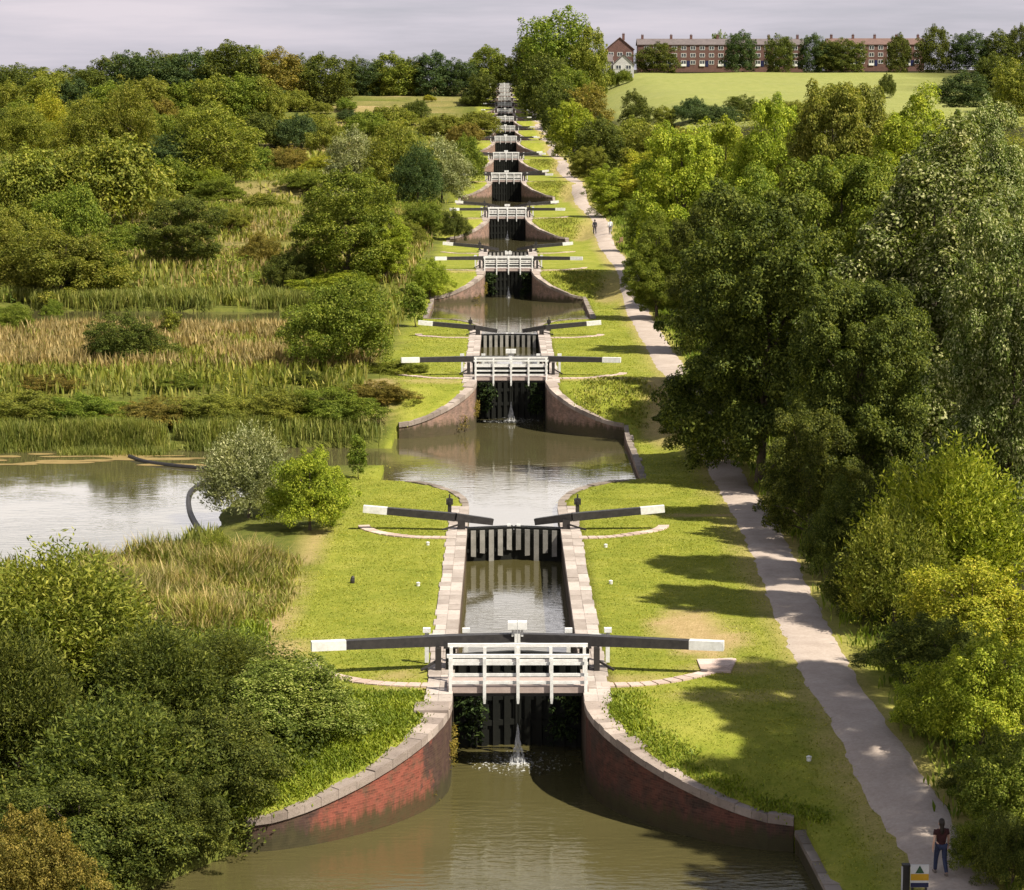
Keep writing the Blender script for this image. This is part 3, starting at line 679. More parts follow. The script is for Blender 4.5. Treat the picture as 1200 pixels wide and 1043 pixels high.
# ------------------------------------------------------------------ foliage generators
def unit(n, r=rng):
    v = r.normal(size=(n, 3)); return v/np.linalg.norm(v, axis=1, keepdims=True)
def leaf_quads(pos, nor, size, aspect, r=rng, droop=0):
    n = len(pos); t = unit(n, r); t[:, 2] -= droop; t -= (t*nor).sum(1, keepdims=True)*nor; t /= np.linalg.norm(t, axis=1, keepdims=True)+1e-9
    b = np.cross(nor, t); s = size[:, None]; w_ = s*aspect
    return np.stack([pos-t*s*.5, pos+b*w_*.5-t*s*.05+nor*s*.10, pos+t*s*.5, pos-b*w_*.5-t*s*.05+nor*s*.10], 1).reshape(-1, 3)
def puff_leaves(C, Rd, n_each, leaf, aspect, r, up=.55, flat=.8):
    """leaves packed towards the surface of many small lumps"""
    k = len(C); idx = np.repeat(np.arange(k), n_each); n = len(idx); d = unit(n, r); d[:, 2] = np.where(r.random(n) < .35, np.abs(d[:, 2]), d[:, 2])
    rad = Rd[idx]*(.45+.6*r.random(n)**.6); pos = C[idx]+d*rad[:, None]*np.array([1, 1, flat])
    nor = d*.75+unit(n, r)*.65+np.array([0, 0, up]); nor /= np.linalg.norm(nor, axis=1, keepdims=True)
    return leaf_quads(pos, nor, leaf*(.65+.7*r.random(n)), aspect, r)
def lump_dirs(k, r, zmin=-.35):
    i = np.arange(k)+.5; z = zmin+(1-zmin)*(i/k); ph = i*2.399963+r.random()*6; q = np.sqrt(1-z*z)
    d = np.stack([q*np.cos(ph), q*np.sin(ph), z], 1)+r.normal(size=(k, 3))*.16; return d/np.linalg.norm(d, axis=1, keepdims=True)
def crown(r, H, Rx, hb, k, n_each, leaf, aspect=.55, lumps=.28, zmin=-.45, irr=.24, shape='oval'):
    d = lump_dirs(k, r, zmin); cz = hb+(H-hb)*.48; az = (H-hb)*.52
    w1, w2, w3 = r.random(3)*6
    f = 1+irr*(np.sin(d[:, 0]*3+w1)*np.cos(d[:, 1]*3.3+w2)+.6*np.sin(d[:, 2]*5+w3+d[:, 0]*2))+r.normal(size=k)*.07
    f *= .80
    if shape == 'cone': f *= (1-.42*np.clip(d[:, 2], -1, 1))
    inner = r.random(k) < .22; f = np.where(inner, f*.55, f)
    C = np.stack([d[:, 0]*Rx*f, d[:, 1]*Rx*f, cz+d[:, 2]*az*f], 1)
    Rd = lumps*Rx*(.7+.65*r.random(k))
    V = puff_leaves(C, Rd, n_each, leaf, aspect, r)
    # loose outer sprays that break the outline
    k2 = k//2; sel = r.permutation(np.nonzero(~inner)[0])[:k2]; k2 = len(sel); C2 = C[sel]+d[sel]*(Rd[sel]*(.75+.35*r.random(k2)))[:, None]; V2 = puff_leaves(C2, lumps*.5*Rx*(.5+.7*r.random(k2)), max(8, n_each//4), leaf, aspect, r)
    return np.concatenate([V, V2]), C
def sprigs(r, H, Rx, k, n_leaf, leaf, length, up=.8, hb=0, aspect=.22, zmin=-.1, shellmin=.5):
    """upright or arching shoots carrying narrow leaves"""
    d = lump_dirs(k, r, zmin); cz = hb+(H-hb)*.25; az = (H-hb)*.70-length*.15
    f = shellmin+(1-shellmin)*r.random(k)**.5; f *= 1+.16*np.sin(d[:, 0]*4+1)*np.cos(d[:, 1]*3.7)
    root = np.stack([d[:, 0]*Rx*f*.9, d[:, 1]*Rx*f*.9, cz+d[:, 2]*az*f], 1)
    sd = d*.75+np.array([0, 0, up])+r.normal(size=(k, 3))*.22; sd /= np.linalg.norm(sd, axis=1, keepdims=True)
    t = np.tile(np.linspace(.0, 1, n_leaf), k); idx = np.repeat(np.arange(k), n_leaf); n = len(idx)
    L_ = length*(.6+.8*r.random(k))[idx]
    pos = root[idx]+sd[idx]*(t*L_)[:, None]+r.normal(size=(n, 3))*leaf*.25; pos[:, 2] -= (t**2)*L_*.12
    pos[:, 2] = np.maximum(pos[:, 2], .02)
    ld = sd[idx]*.8+unit(n, r)*.75; ld /= np.linalg.norm(ld, axis=1, keepdims=True)
    b = np.cross(ld, unit(n, r)); b /= np.linalg.norm(b, axis=1, keepdims=True)+1e-9
    s = (leaf*(.6+.7*r.random(n)))[:, None]
    return np.stack([pos, pos+ld*s*.45+b*s*aspect, pos+ld*s, pos+ld*s*.45-b*s*aspect], 1).reshape(-1, 3)
def trunk_mesh(r, H, hb, C, rad, nl=9):
    mb = MB(); lean = r.normal(size=2)*.25; top = (lean[0], lean[1], hb+(H-hb)*.55)
    mb.tube([(0, 0, -.4), (0, 0, .15), (lean[0]*.3, lean[1]*.3, hb*.7+.3), top, (lean[0]*1.3, lean[1]*1.3, H*.86)], [rad*1.45, rad*1.1, rad*.85, rad*.5, rad*.1], 7)
    for c in C[r.permutation(len(C))[:nl]]:
        z0 = max(.2, min(c[2]*.72, hb+(H-hb)*.5)*(.6+.3*r.random())); a = Vector((lean[0]*.4, lean[1]*.4, z0)); b = Vector(tuple(c)); m_ = a.lerp(b, .5)+Vector((0, 0, .25*abs(b.x-a.x)+.1))
        mb.tube([a, m_, b], [rad*.45, rad*.28, rad*.07], 5)
    return mb.mesh('trunk', M['bark'])
PROTO = {}
def proto(kindname, i, H, W, V, C, trunk=None, hb=1.0, rad=.2):
    cm = quads_mesh('crown', V, L['mid']); zt = V[:, 2]; top = float(np.quantile(zt, .998)); wd = float(np.quantile(np.abs(V[:, :2]), .992))*2
    tm = trunk_mesh(np.random.default_rng(i+5), H, hb, C, rad, 10) if trunk else None
    PROTO.setdefault(kindname, []).append((cm, tm, top, wd))
def R_(s): return np.random.default_rng(s)
for i in range(3):
    r = R_(100+i); V, C = crown(r, 15, 5.6, .0, 210, 660, .19, .55, .18, zmin=-.8, irr=.19); proto('tree', i, 15, 11, V, C, True, 2.0, .30)
for i in range(3):
    r = R_(200+i); V, C = crown(r, 9, 3.8, -.2, 150, 350, .165, .55, .19, zmin=-.8, irr=.20); proto('mtree', i, 9, 7.6, V, C, True, 1.2, .20)
for i in range(3):
    r = R_(300+i); V, C = crown(r, 3.6, 2.5, -.8, 140, 330, .105, .5, .19, zmin=-.3, irr=.32); V = V[np.repeat(V.reshape(-1, 4, 3)[:, :, 2].min(1) > -.05, 4)]; C = C[C[:, 2] > .3]; proto('bush', i, 3.6, 5, V, C, True, .3, .09)
for i in range(2):
    r = R_(400+i); V = np.concatenate([sprigs(r, 4.3, 2.1, 1900, 15, .17, 1.1, .85, 0, .15), crown(r, 3.4, 1.75, -.3, 50, 180, .15, .3, .3, zmin=-.2)[0]]); V = V[np.repeat(V.reshape(-1, 4, 3)[:, :, 2].min(1) > -.05, 4)]
    C = np.array([[math.cos(a)*1.2, math.sin(a)*1.2, 2.6] for a in np.arange(0, 6, .5)]); proto('willow', i, 4.3, 4.6, V, C, True, .2, .09)
for i in range(3):
    r = R_(500+i); V, C = crown(r, 11, 5.2, -1.2, 120, 170, .32, .6, .23, zmin=-.85, irr=.15); proto('far', i, 11, 10, V, C, True, .8, .25)
for i in range(2):
    r = R_(600+i); V, C = crown(r, 5, 4.6, -1.2, 110, 200, .25, .55, .21, zmin=-.25, irr=.20); V = V[np.repeat(V.reshape(-1, 4, 3)[:, :, 2].min(1) > -.05, 4)]; proto('farbush', i, 5, 9, V, C[C[:, 2] > .3], True, .4, .12)
for i in range(2):
    r = R_(700+i); V, C = crown(r, 5, 1.25, .1, 60, 100, .19, .6, .36, zmin=-.6, irr=.2); proto('column', i, 5, 2.5, V, C, True, .2, .06)
for i in range(2):
    r = R_(800+i); V = np.concatenate([crown(r, 9, 4.0, -.8, 100, 200, .26, .33, .23, zmin=-.85, irr=.22)[0], sprigs(r, 9, 3.9, 900, 9, .34, 1.3, .7, 0, .14)]); V, C = V, crown(r, 9, 4, .2, 30, 4, .3)[1]; proto('gwillow', i, 9, 8.4, V, C, True, .6, .2)
pick = {}
def plant(kd, mat, px, py, Y, wpx, top, label, group=None, name=None, sink=0.0, x=None, cat=None):
    if Y is None: x0, Y = at_ground(px, py)
    else: x0, Y = at_depth(px, Y)
    if x is not None: x0 = x
    z = zg(x0, Y); dep = project(x0, Y, z)[2]
    if x is None and py == 0: dep = project(x0, Y, (z+z_at(top, Y))/2)[2]; x0 = XC+(px-590)/FPX*dep; z = zg(x0, Y)
    W = wpx/FPX*dep; H = max(.6, z_at(top, Y)-z)
    P = PROTO[kd]; pick[kd] = pick.get(kd, -1)+1; cm, tm, pt, pw = P[pick[kd] % len(P)]
    nm = name or {'tree': 'broadleaf_tree', 'mtree': 'small_tree', 'bush': 'bush', 'willow': 'willow_bush', 'far': 'broadleaf_tree', 'farbush': 'bush', 'column': 'narrow_shrub', 'gwillow': 'willow_tree'}[kd]
    r = empty(nm, (x0, Y, z-sink), random.uniform(0, 6.28)); sxy = W/pw; sz = (H+sink)/pt; r.scale = (sxy, sxy, sz)
    c = link('crown', cm, r); c.material_slots[0].link = 'OBJECT'; c.material_slots[0].material = L[mat]
    if tm and dep < 480: link('trunk', tm, r)
    ct = cat or ('bush' if 'bush' in nm or 'shrub' in nm else 'tree'); tag(r, label, ct, group); return r
# ------------------------------------------------------------------ trees and bushes, each where it stands
P = plant
# left foreground thicket
P('willow','olive', 66,0, 79,235,640,'tall brown green willow bush filling the left edge in front of the side pond')
P('willow','dark', 18,0, 74,150,735,'dark willow bush at the left edge below the tallest foreground willow')
P('willow','dark', 185,0, 76,150,728,'willow bush with loose shoots between the tall corner willow and the bramble mound')
P('willow','dark', 262,0, 78,120,742,'small dark willow bush just behind the pale leaved bramble mound')
P('bush','bramble', 335,0, 75,170,772,'pale leaved bramble mound beside the grass above the red brick wing wall')
P('bush','dark', 250,0, 71,190,830,'dark leafy bush hanging over the water left of the red brick wall end')
P('willow','dark', 140,0, 70,220,815,'broad dark shoots of willow in the middle of the lower left thicket')
P('bush','dark', 95,0, 66,210,905,'low dark bush trailing to the water in the lower left')
P('bush','brown', 38,0, 62.5,130,948,'yellow brown bush in the bottom left corner')
P('bush','dark', 200,0, 68,150,905,'low leafy bush at the water edge below the broad dark willow shoots')
r = R_(71); q = np.stack([r.uniform(-17, -5.2, 900), r.uniform(67, 84, 900), np.zeros(900)], 1); q = q[(q[:, 0] < -(np.interp(q[:, 1], [67, 70, 72, 75, 78, 84], [9.8, 8.2, 6.6, 5.6, 6.2, 9.2]))) ]
q[:, 2] = zground(q[:, 0], q[:, 1])+.2+1.0*r.random(len(q))
V = puff_leaves(q, .3+.55*r.random(len(q)), 95, .125, .45, r)
tag(kind(link('thicket_scrub', quads_mesh('thicket_scrub', V, L['dark'])), 'stuff'), 'tangled low scrub filling the lower left thicket down to the water', 'scrub')
q = np.concatenate([np.stack([-(hwL(y_)+.35+r.normal()*.3), y_, -2.35+.6*r.random()], 0)[None] for y_ in np.linspace(58, 70.3, 150)]); V = puff_leaves(q, .25+.3*r.random(len(q)), 70, .12, .45, r)
tag(kind(link('bank_scrub', quads_mesh('bank_scrub', V, L['dark'])), 'stuff'), 'dark leaves trailing in the water below the lower left thicket', 'scrub')
# bank between side pond and nearest lock
P('willow','silver', 292,606,None,108,500,'grey green willow bush with feathery shoots beside the curved floating boom')
P('bush','lime', 363,622,None,108,524,'bright round leafy bush on the grass bank right of the grey willow')
P('column','mid', 420,562,None,24,509,'thin upright shrub standing alone at the pond edge')
P('willow','olive', 255,668,None,40,622,'little willow sprig at the near shore end of the floating boom')
# hedge of brambles on the bank above the side pond
for px, w_, top, mt, lab in ((28,110,458,'olive','olive bramble clump at the far left of the hedge above the side pond'), (105,100,462,'mid','green bramble clump left of the hedge middle above the reeds'),
        (178,95,466,'brown','browning bramble clump in the hedge above the reed bed'), (250,100,462,'olive','olive bramble clump in the hedge above the boom'), (322,100,456,'olive','bramble clump in the hedge behind the grey willow'),
        (392,90,452,'mid','green bramble clump in the hedge behind the bright round bush'), (445,66,446,'brown','browning bramble clump at the canal end of the hedge'), (470,60,420,'olive','loose olive scrub beside the second lock grass')):
    P('bush',mt, px,0, 146.5 if px < 440 else (149 if px < 460 else 158), w_*1.15, top, lab, 'bramble hedge above the side pond', sink=.3)
for px, Y, w_, top, mt, lab in ((415,160,80,432,'olive','low scrub under the big round bush facing the second lock'), (360,153,80,446,'dark','dark low scrub in the gap of the bramble hedge'), (60,152,90,450,'brown','brown low scrub behind the left bramble hedge'), (215,153,90,455,'mid','green low scrub behind the middle of the bramble hedge')):
    P('bush',mt, px,0,Y,w_,top,lab, sink=.3)
# second marsh
P('bush','dark', 146,430,None,98,366,'dark round bush standing in the dry buff grass')
P('column','olive', 199,404,None,26,360,'narrow olive shrub right of the dark round bush')
P('bush','mid', 400,434,None,142,324,'big round green bush in the dry grass left of the second lock')
P('bush','olive', 375,400,None,70,362,'low olive scrub left behind the big round bush')
P('column','mid', 487,383,None,32,331,'narrow green bush by the pond below the third lock')
P('bush','lime', 504,349,None,48,302,'yellow green shrub beside the wing wall of the third lock')
P('mtree','mid', 408,330,None,128,198,'large bright topped tree left of the third lock')
P('mtree','lime', 452,326,None,62,248,'sunlit lobe of the large tree, its light put into yellow green leaves')  # lit lobe of the large tree, sunlight painted with lime leaves
P('bush','lime', 395,346,None,110,318,'low yellow scrub at the foot of the large bright topped tree')
P('bush','dark', 345,335,None,60,285,'dark bush at the shaded left foot of the large bright topped tree')
P('mtree','dark', 214,312,None,104,231,'dark round tree alone among marsh grass on the left')
P('bush','brown', 305,312,None,52,272,'brown olive bush between the dark round tree and the large bright topped tree')
P('bush','olive', 68,352,None,165,268,'broad olive mound of scrub at the left above the small pond')
P('bush','olive', 8,335,None,90,246,'tall olive scrub at the left edge above the broad olive mound')
P('bush','mid', 122,345,None,70,290,'green scrub at the right end of the broad olive mound')
P('bush','mid', 14,392,None,62,356,'low green scrub at the left edge by the small pond')
P('bush','mid', 62,378,None,28,350,'small upright bush at the water of the small pond')
P('farbush','olive', 118,262,None,165,158,'large sunlit olive willow mound on the left')
P('farbush','olive', 45,268,None,120,172,'olive willow mound at the left edge below the large sunlit mound')
P('farbush','mid', 82,290,None,85,215,'shadowy green bush in front of the large sunlit olive mound')
P('bush','olive', 165,245,None,75,196,'rounded olive bush at the right foot of the large sunlit mound')
P('bush','olive', 272,268,None,60,246,'low dark strip of scrub between two bright grass bands')
P('bush','mid', 255,240,None,70,206,'yellowing low bush below the grey willow pair')
P('bush','lime', 245,225,None,38,193,'bright yellow tipped bush at the edge of the grey willow pair')
# willows and scrub further up the left side
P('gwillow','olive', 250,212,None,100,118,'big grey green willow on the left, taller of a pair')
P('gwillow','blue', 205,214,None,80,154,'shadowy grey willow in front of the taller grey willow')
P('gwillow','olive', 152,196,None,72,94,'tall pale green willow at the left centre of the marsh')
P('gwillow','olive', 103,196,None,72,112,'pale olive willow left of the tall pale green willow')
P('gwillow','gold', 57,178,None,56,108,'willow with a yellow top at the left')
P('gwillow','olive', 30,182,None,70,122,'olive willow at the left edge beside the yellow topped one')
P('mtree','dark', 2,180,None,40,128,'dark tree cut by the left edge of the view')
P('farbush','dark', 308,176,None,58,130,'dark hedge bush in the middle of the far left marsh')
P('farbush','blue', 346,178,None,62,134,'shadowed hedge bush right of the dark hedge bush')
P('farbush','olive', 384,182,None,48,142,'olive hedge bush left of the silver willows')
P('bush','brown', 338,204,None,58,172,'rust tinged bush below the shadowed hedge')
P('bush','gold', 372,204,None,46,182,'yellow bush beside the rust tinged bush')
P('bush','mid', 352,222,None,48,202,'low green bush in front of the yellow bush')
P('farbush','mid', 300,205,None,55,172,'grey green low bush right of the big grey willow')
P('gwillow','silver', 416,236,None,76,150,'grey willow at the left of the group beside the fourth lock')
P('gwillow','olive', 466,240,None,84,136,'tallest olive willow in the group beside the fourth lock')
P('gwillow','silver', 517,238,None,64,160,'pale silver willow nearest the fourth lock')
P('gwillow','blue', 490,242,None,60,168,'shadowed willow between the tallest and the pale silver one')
P('farbush','mid', 548,214,None,44,158,'green bush by the wing wall of the fifth lock')
P('farbush','brown', 545,172,None,46,144,'brown tinged scrub left of the sixth lock')
P('farbush','olive', 558,158,None,62,130,'low olive scrub left of the eighth lock')
P('bush','mid', 497,274,None,60,236,'grassy green bush below the silver willows')
P('bush','dark', 533,282,None,34,244,'dark small bush beside the fourth lock wing wall')
P('bush','olive', 478,292,None,44,258,'olive bush left of the fourth lock pond')
P('bush','olive', 330,168,None,40,152,'pale scrub patch before the dark hedge')
for kd, mt, px, py, w_, top, lab in (('farbush','olive',22,302,90,238,'olive scrub mound at the left edge under the big sunlit mound'), ('farbush','mid',152,302,80,262,'low green scrub between the sunlit mound and the dark round tree'),
        ('farbush','olive',62,232,110,186,'olive scrub behind the large sunlit mound at the left'), ('farbush','mid',192,228,84,184,'green scrub in front of the shadowy grey willow'), ('farbush','dark',122,216,90,166,'dark scrub below the pale olive willow'),
        ('farbush','olive',232,168,64,124,'olive bush behind the big grey willow'), ('farbush','mid',182,172,64,128,'green bush behind the tall pale green willow'), ('farbush','blue',300,152,60,126,'shadowed bush under the far left hedge'), ('farbush','olive',362,156,56,132,'olive bush at the right end of the far left hedge'),
        ('farbush','olive',310,250,60,226,'low olive scrub patch left of the large bright topped tree'), ('farbush','mid',5,238,80,190,'green scrub cut by the left edge below the dark tree'), ('farbush','mid',430,160,60,130,'green scrub behind the grey willow of the fourth lock group'), ('farbush','olive',520,160,60,134,'olive scrub behind the pale silver willow'),
        ('farbush','olive',455,150,70,124,'pale scrub in the meadow above the tallest willow')):
    P(kd,mt, px,py,None,w_,top,lab)
# meadow bushes
P('farbush','dark', 488,139,None,33,117,'dark round bush alone in the far yellow meadow')
P('farbush','mid', 405,131,None,24,114,'small bush in the far meadow, middle of three')
P('farbush','olive', 377,134,None,26,119,'small olive bush in the far meadow, left of three')
P('farbush','blue', 408,143,None,28,128,'low dark bush in front of the three meadow bushes')
P('far','dark', 566,124,None,36,84,'dark round tree beside the narrow top of the flight')
P('farbush','dark', 551,124,None,26,108,'low dark bush at the foot of the round tree by the top locks')
P('farbush','gold', 503,119,None,16,111,'tiny yellowish bush in the far meadow')
for i, (px, w_) in enumerate(((262,44),(290,46),(318,44),(345,40))):
    P('farbush',('blue','olive','blue','olive')[i], px,131,None,w_*1.15,103+(i%2)*2, f'grey green bush in the far hedge on the left, {("first","second","third","fourth")[i]} from the left','far left hedge')
P('far','lime', 336,107,None,27,69,'single light yellow green tree before the dark skyline wood')
P('farbush','gold', 391,106,None,22,90,'golden low bush at the end of the skyline wood')
# second row in front of the skyline wood
for i, (px, top, w_, mt) in enumerate(((12,96,64,'olive'),(52,88,66,'olive'),(88,92,60,'blue'),(128,96,62,'mid'),(176,90,70,'olive'),(212,96,60,'mid'),(250,88,66,'olive'),(285,86,60,'mid'),(312,90,50,'olive'),(30,118,62,'mid'),(75,122,56,'olive'),(190,116,60,'brown'))):
    P('far',mt, px,0, 600-40*(i > 8), w_, top, f'rounded olive green tree in the lower wood on the left, {["first","second","third","fourth","fifth","sixth","seventh","eighth","ninth","nearest","second nearest","third nearest"][i]} {"from the left" if i < 9 else "in front"}', 'lower wood on the left')
for i, (px, top, w_, mt) in enumerate(((4,72,44,'dark'),(28,69,44,'dark'),(58,76,46,'olive'),(84,72,40,'dark'),(108,74,38,'dark'),(134,58,44,'dark'),(160,55,48,'blue'),(188,53,50,'dark'),(216,55,46,'blue'),(244,52,46,'dark'),(272,42,54,'dark'),(302,50,46,'mid'),(326,51,44,'brown'),(348,58,34,'dark'),(378,57,46,'dark'))):
    P('far',mt, px,0, 800+(i*37)%70, w_*1.6, top+6, f'dark tree of the left skyline wood, {["first","second","third","fourth","fifth","sixth","seventh","eighth","ninth","tenth","eleventh","twelfth","thirteenth","fourteenth","fifteenth"][i]} from the left', 'trees of the left skyline wood')
for px, top, w_, mt, lab in ((415,62,20,'dark','thin ragged dark tree on the skyline with sky on both sides'), (432,66,30,'blue','dark tree on the skyline right of the thin ragged tree'), (462,58,40,'mid','rounded skyline tree above the far meadow'),
        (451,73,26,'olive','lighter olive tree in front of the rounded skyline tree'), (484,64,24,'dark','narrow skyline tree above the middle of the far meadow'), (508,57,40,'blue','blue green skyline tree above the far meadow'), (538,65,34,'blue','low blue green skyline tree right of the middle'),
        (572,49,32,'mid','tall skyline tree left of the head of the flight'), (588,62,30,'dark','dark skyline tree above the head of the flight'), (556,74,26,'blue','low dark tree beneath the tall skyline tree'), (610,66,30,'dark','dark tree just right of the topmost lock'), (400,82,26,'olive','low olive tree at the gap in the skyline')):
    P('far',mt, px,0, 1215 if 555 < px < 620 else 1010, w_*1.55, top+4, lab)
# avenue at the top right of the flight
for px, Y, w_, top, mt, lab in ((655,800,96,11,'mid','tallest tree of the avenue at the top of the towpath'), (628,860,62,36,'dark','dark avenue tree left of the tallest one'), (690,790,50,30,'olive','light green avenue tree right of the tallest one'),
        (640,720,60,62,'dark','dark avenue tree before the tallest one'), (668,640,58,78,'mid','green avenue tree at the far bend of the towpath'), (618,960,40,58,'blue','shadowy avenue tree nearest the top locks'), (688,560,60,98,'brown','browning tree at the left corner of the field'),
        (655,560,46,92,'dark','dark tree over the far towpath'), (672,470,62,118,'lime','yellow green tree beside the far towpath'), (650,640,40,90,'dark','dark lower tree overhanging the far towpath')):
    P('far',mt, px,0,Y,w_,top,lab, 'avenue at the top of the towpath')
# right side of the towpath, far to near
for kd, mt, px, Y, w_, top, lab in (('far','dark',702,395,66,136,'dark rounded tree beside the towpath opposite the fifth lock'), ('far','olive',738,400,70,138,'olive tree behind the dark rounded tree by the towpath'),
        ('mtree','lime',716,300,62,194,'lime green tree beside the towpath near the two distant walkers'), ('mtree','gold',758,300,76,176,'golden topped tree behind the lime green tree'), ('mtree','mid',760,262,66,226,'green tree overhanging the towpath beyond the wooden bench'),
        ('mtree','olive',690,370,44,170,'small olive tree by the towpath at the fifth lock'), ('far','olive',770,380,80,146,'olive tree in the row below the field'), ('far','brown',800,360,76,150,'browning tree in the row below the field'),
        ('mtree','lime',800,222,128,148,'tall bright lime tree right of the towpath'), ('mtree','lime',848,232,110,140,'bright yellow green tree behind the tall lime one'), ('tree','mid',770,200,78,252,'green tree leaning over the towpath by the third lock'),
        ('tree','lime',905,205,130,118,'yellow green crown behind the big dark tree'), ('tree','olive',985,190,150,100,'tall olive tree with sunlit top behind the big dark tree'), ('tree','lime',1065,175,150,108,'tall yellowish tree in the middle of the right hand wood'),
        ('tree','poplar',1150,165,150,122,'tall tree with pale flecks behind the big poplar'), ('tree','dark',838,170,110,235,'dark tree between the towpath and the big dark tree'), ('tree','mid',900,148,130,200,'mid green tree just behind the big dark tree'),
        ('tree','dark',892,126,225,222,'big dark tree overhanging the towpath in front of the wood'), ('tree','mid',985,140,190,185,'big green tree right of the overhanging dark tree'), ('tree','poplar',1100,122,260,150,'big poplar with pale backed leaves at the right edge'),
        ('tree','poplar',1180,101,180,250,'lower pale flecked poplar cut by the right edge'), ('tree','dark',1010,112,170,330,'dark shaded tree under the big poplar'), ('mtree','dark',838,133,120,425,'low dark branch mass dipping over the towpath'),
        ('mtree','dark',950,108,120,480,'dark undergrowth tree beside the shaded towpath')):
    P(kd,mt, px,0,Y,w_,top,lab)
for X_, Y_, W_, H_, lab in ((20.5,51.5,5.6,22,'added shade tree, unseen beyond the lower right corner, nearest to the viewer'), (20.8,57,5.4,23,'added shade tree, unseen beyond the lower right corner, second from the viewer'), (20.6,62.5,5.6,23,'added shade tree, unseen beyond the right edge level with the walker'),
        (21.2,68,5.2,23.5,'added shade tree, unseen past the right edge by the right wing wall end'), (21.6,72.5,4.6,23,'added shade tree, unseen beyond the right edge level with the right wing wall'), (22.3,85,5.2,25,'added shade tree, unseen beyond the right edge behind the yellow tinted bush'), (22.6,92,5.4,25,'added shade tree, unseen beyond the right edge behind the tall olive shoots')):
    t_ = P('tree','mid', 600,0, Y_, 100, 0, lab, x=X_); s_ = W_/11.0; t_.scale = (s_, s_, H_/15.0)  # unseen trees added to shade the right lawn, crowns shaped for that
    c_ = [q for q in t_.children if q.name.startswith('crown')][0]; c_.location.z = 9.6; c_.scale.z = .37
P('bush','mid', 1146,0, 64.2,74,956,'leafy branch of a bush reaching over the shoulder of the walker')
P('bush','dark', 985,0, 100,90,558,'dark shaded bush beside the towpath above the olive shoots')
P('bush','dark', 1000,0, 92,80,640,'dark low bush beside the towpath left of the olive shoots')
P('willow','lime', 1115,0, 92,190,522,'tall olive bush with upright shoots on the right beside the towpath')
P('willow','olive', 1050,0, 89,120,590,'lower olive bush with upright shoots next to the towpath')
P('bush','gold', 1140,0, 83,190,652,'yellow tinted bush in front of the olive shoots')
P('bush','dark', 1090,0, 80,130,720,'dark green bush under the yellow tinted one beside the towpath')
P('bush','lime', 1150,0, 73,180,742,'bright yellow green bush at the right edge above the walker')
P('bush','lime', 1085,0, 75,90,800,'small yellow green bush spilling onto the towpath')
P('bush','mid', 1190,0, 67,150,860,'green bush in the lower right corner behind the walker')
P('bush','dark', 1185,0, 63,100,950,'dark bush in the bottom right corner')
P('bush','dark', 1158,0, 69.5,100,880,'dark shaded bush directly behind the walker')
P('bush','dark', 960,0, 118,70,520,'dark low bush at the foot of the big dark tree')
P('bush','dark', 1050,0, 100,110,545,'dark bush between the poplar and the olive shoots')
# hedge and trees about the field
for px, Y, w_, top, mt, lab in ((745,500,40,106,'dark','dark round tree before the field'), (810,500,44,114,'blue','shadowed bush on the lower hedge of the field'), (778,500,32,124,'olive','olive bush on the lower hedge of the field'), (838,480,64,123,'blue','grey green bush in the lower hedge of the field'),
        (868,490,40,111,'dark','dark domed bush on the lower edge of the field'), (925,480,60,118,'olive','olive bush showing over the wood at the edge of the field'), (985,500,50,98,'olive','small sunlit tree top at the lower right of the field')):
    P('farbush' if w_ > 41 else 'far',mt, px,0,Y,w_,top,lab,'bushes along the lower hedge of the field')
P('farbush','dark', 1040,0, 640,22,86,'small dark bush alone on the right of the field')
P('far','blue', 1128,0, 560,68,84,'round grey green tree at the right corner of the field')
P('far','dark', 1165,0, 640,54,62,'dark tree behind the round grey green tree')
P('far','olive', 1192,0, 500,60,70,'olive tree at the right edge beside the field')
for px, w_, top, mt, lab in ((770,54,51,'dark','dark bush before the left end of the long brick terrace'), (867,40,37,'blue','tall dark tree before the right part of the long brick terrace'), (914,36,41,'dark','dark round tree before the right end of the long brick terrace'),
        (955,42,41,'blue','blue green tree between the two brick terraces'), (990,52,46,'dark','wide dark tree before the second brick terrace'), (1053,32,40,'dark','narrow dark tree at the right end of the second brick terrace'), (1094,44,31,'dark','tall dark tree right of the second brick terrace'),
        (1135,52,37,'blue','broad dark tree in the row at the top right'), (1172,48,36,'dark','dark tree near the right edge of the top row'), (1196,34,30,'dark','tallest dark tree at the top right corner'), (972,40,48,'dark','low dark tree left of the second brick terrace')):
    P('far',mt, px,0, 885,w_*1.02,top-1,lab,'trees at the top of the field')
for i, px in enumerate((700, 716, 732)):
    P('farbush','mid', px,0, 800,20,79+i, f'low hedge bush before the white houses, {("left","middle","right")[i]} of three','hedge before the white houses')
P('far','mid', 842,0, 925,20,36,'tree top showing behind the roof of the long brick terrace')

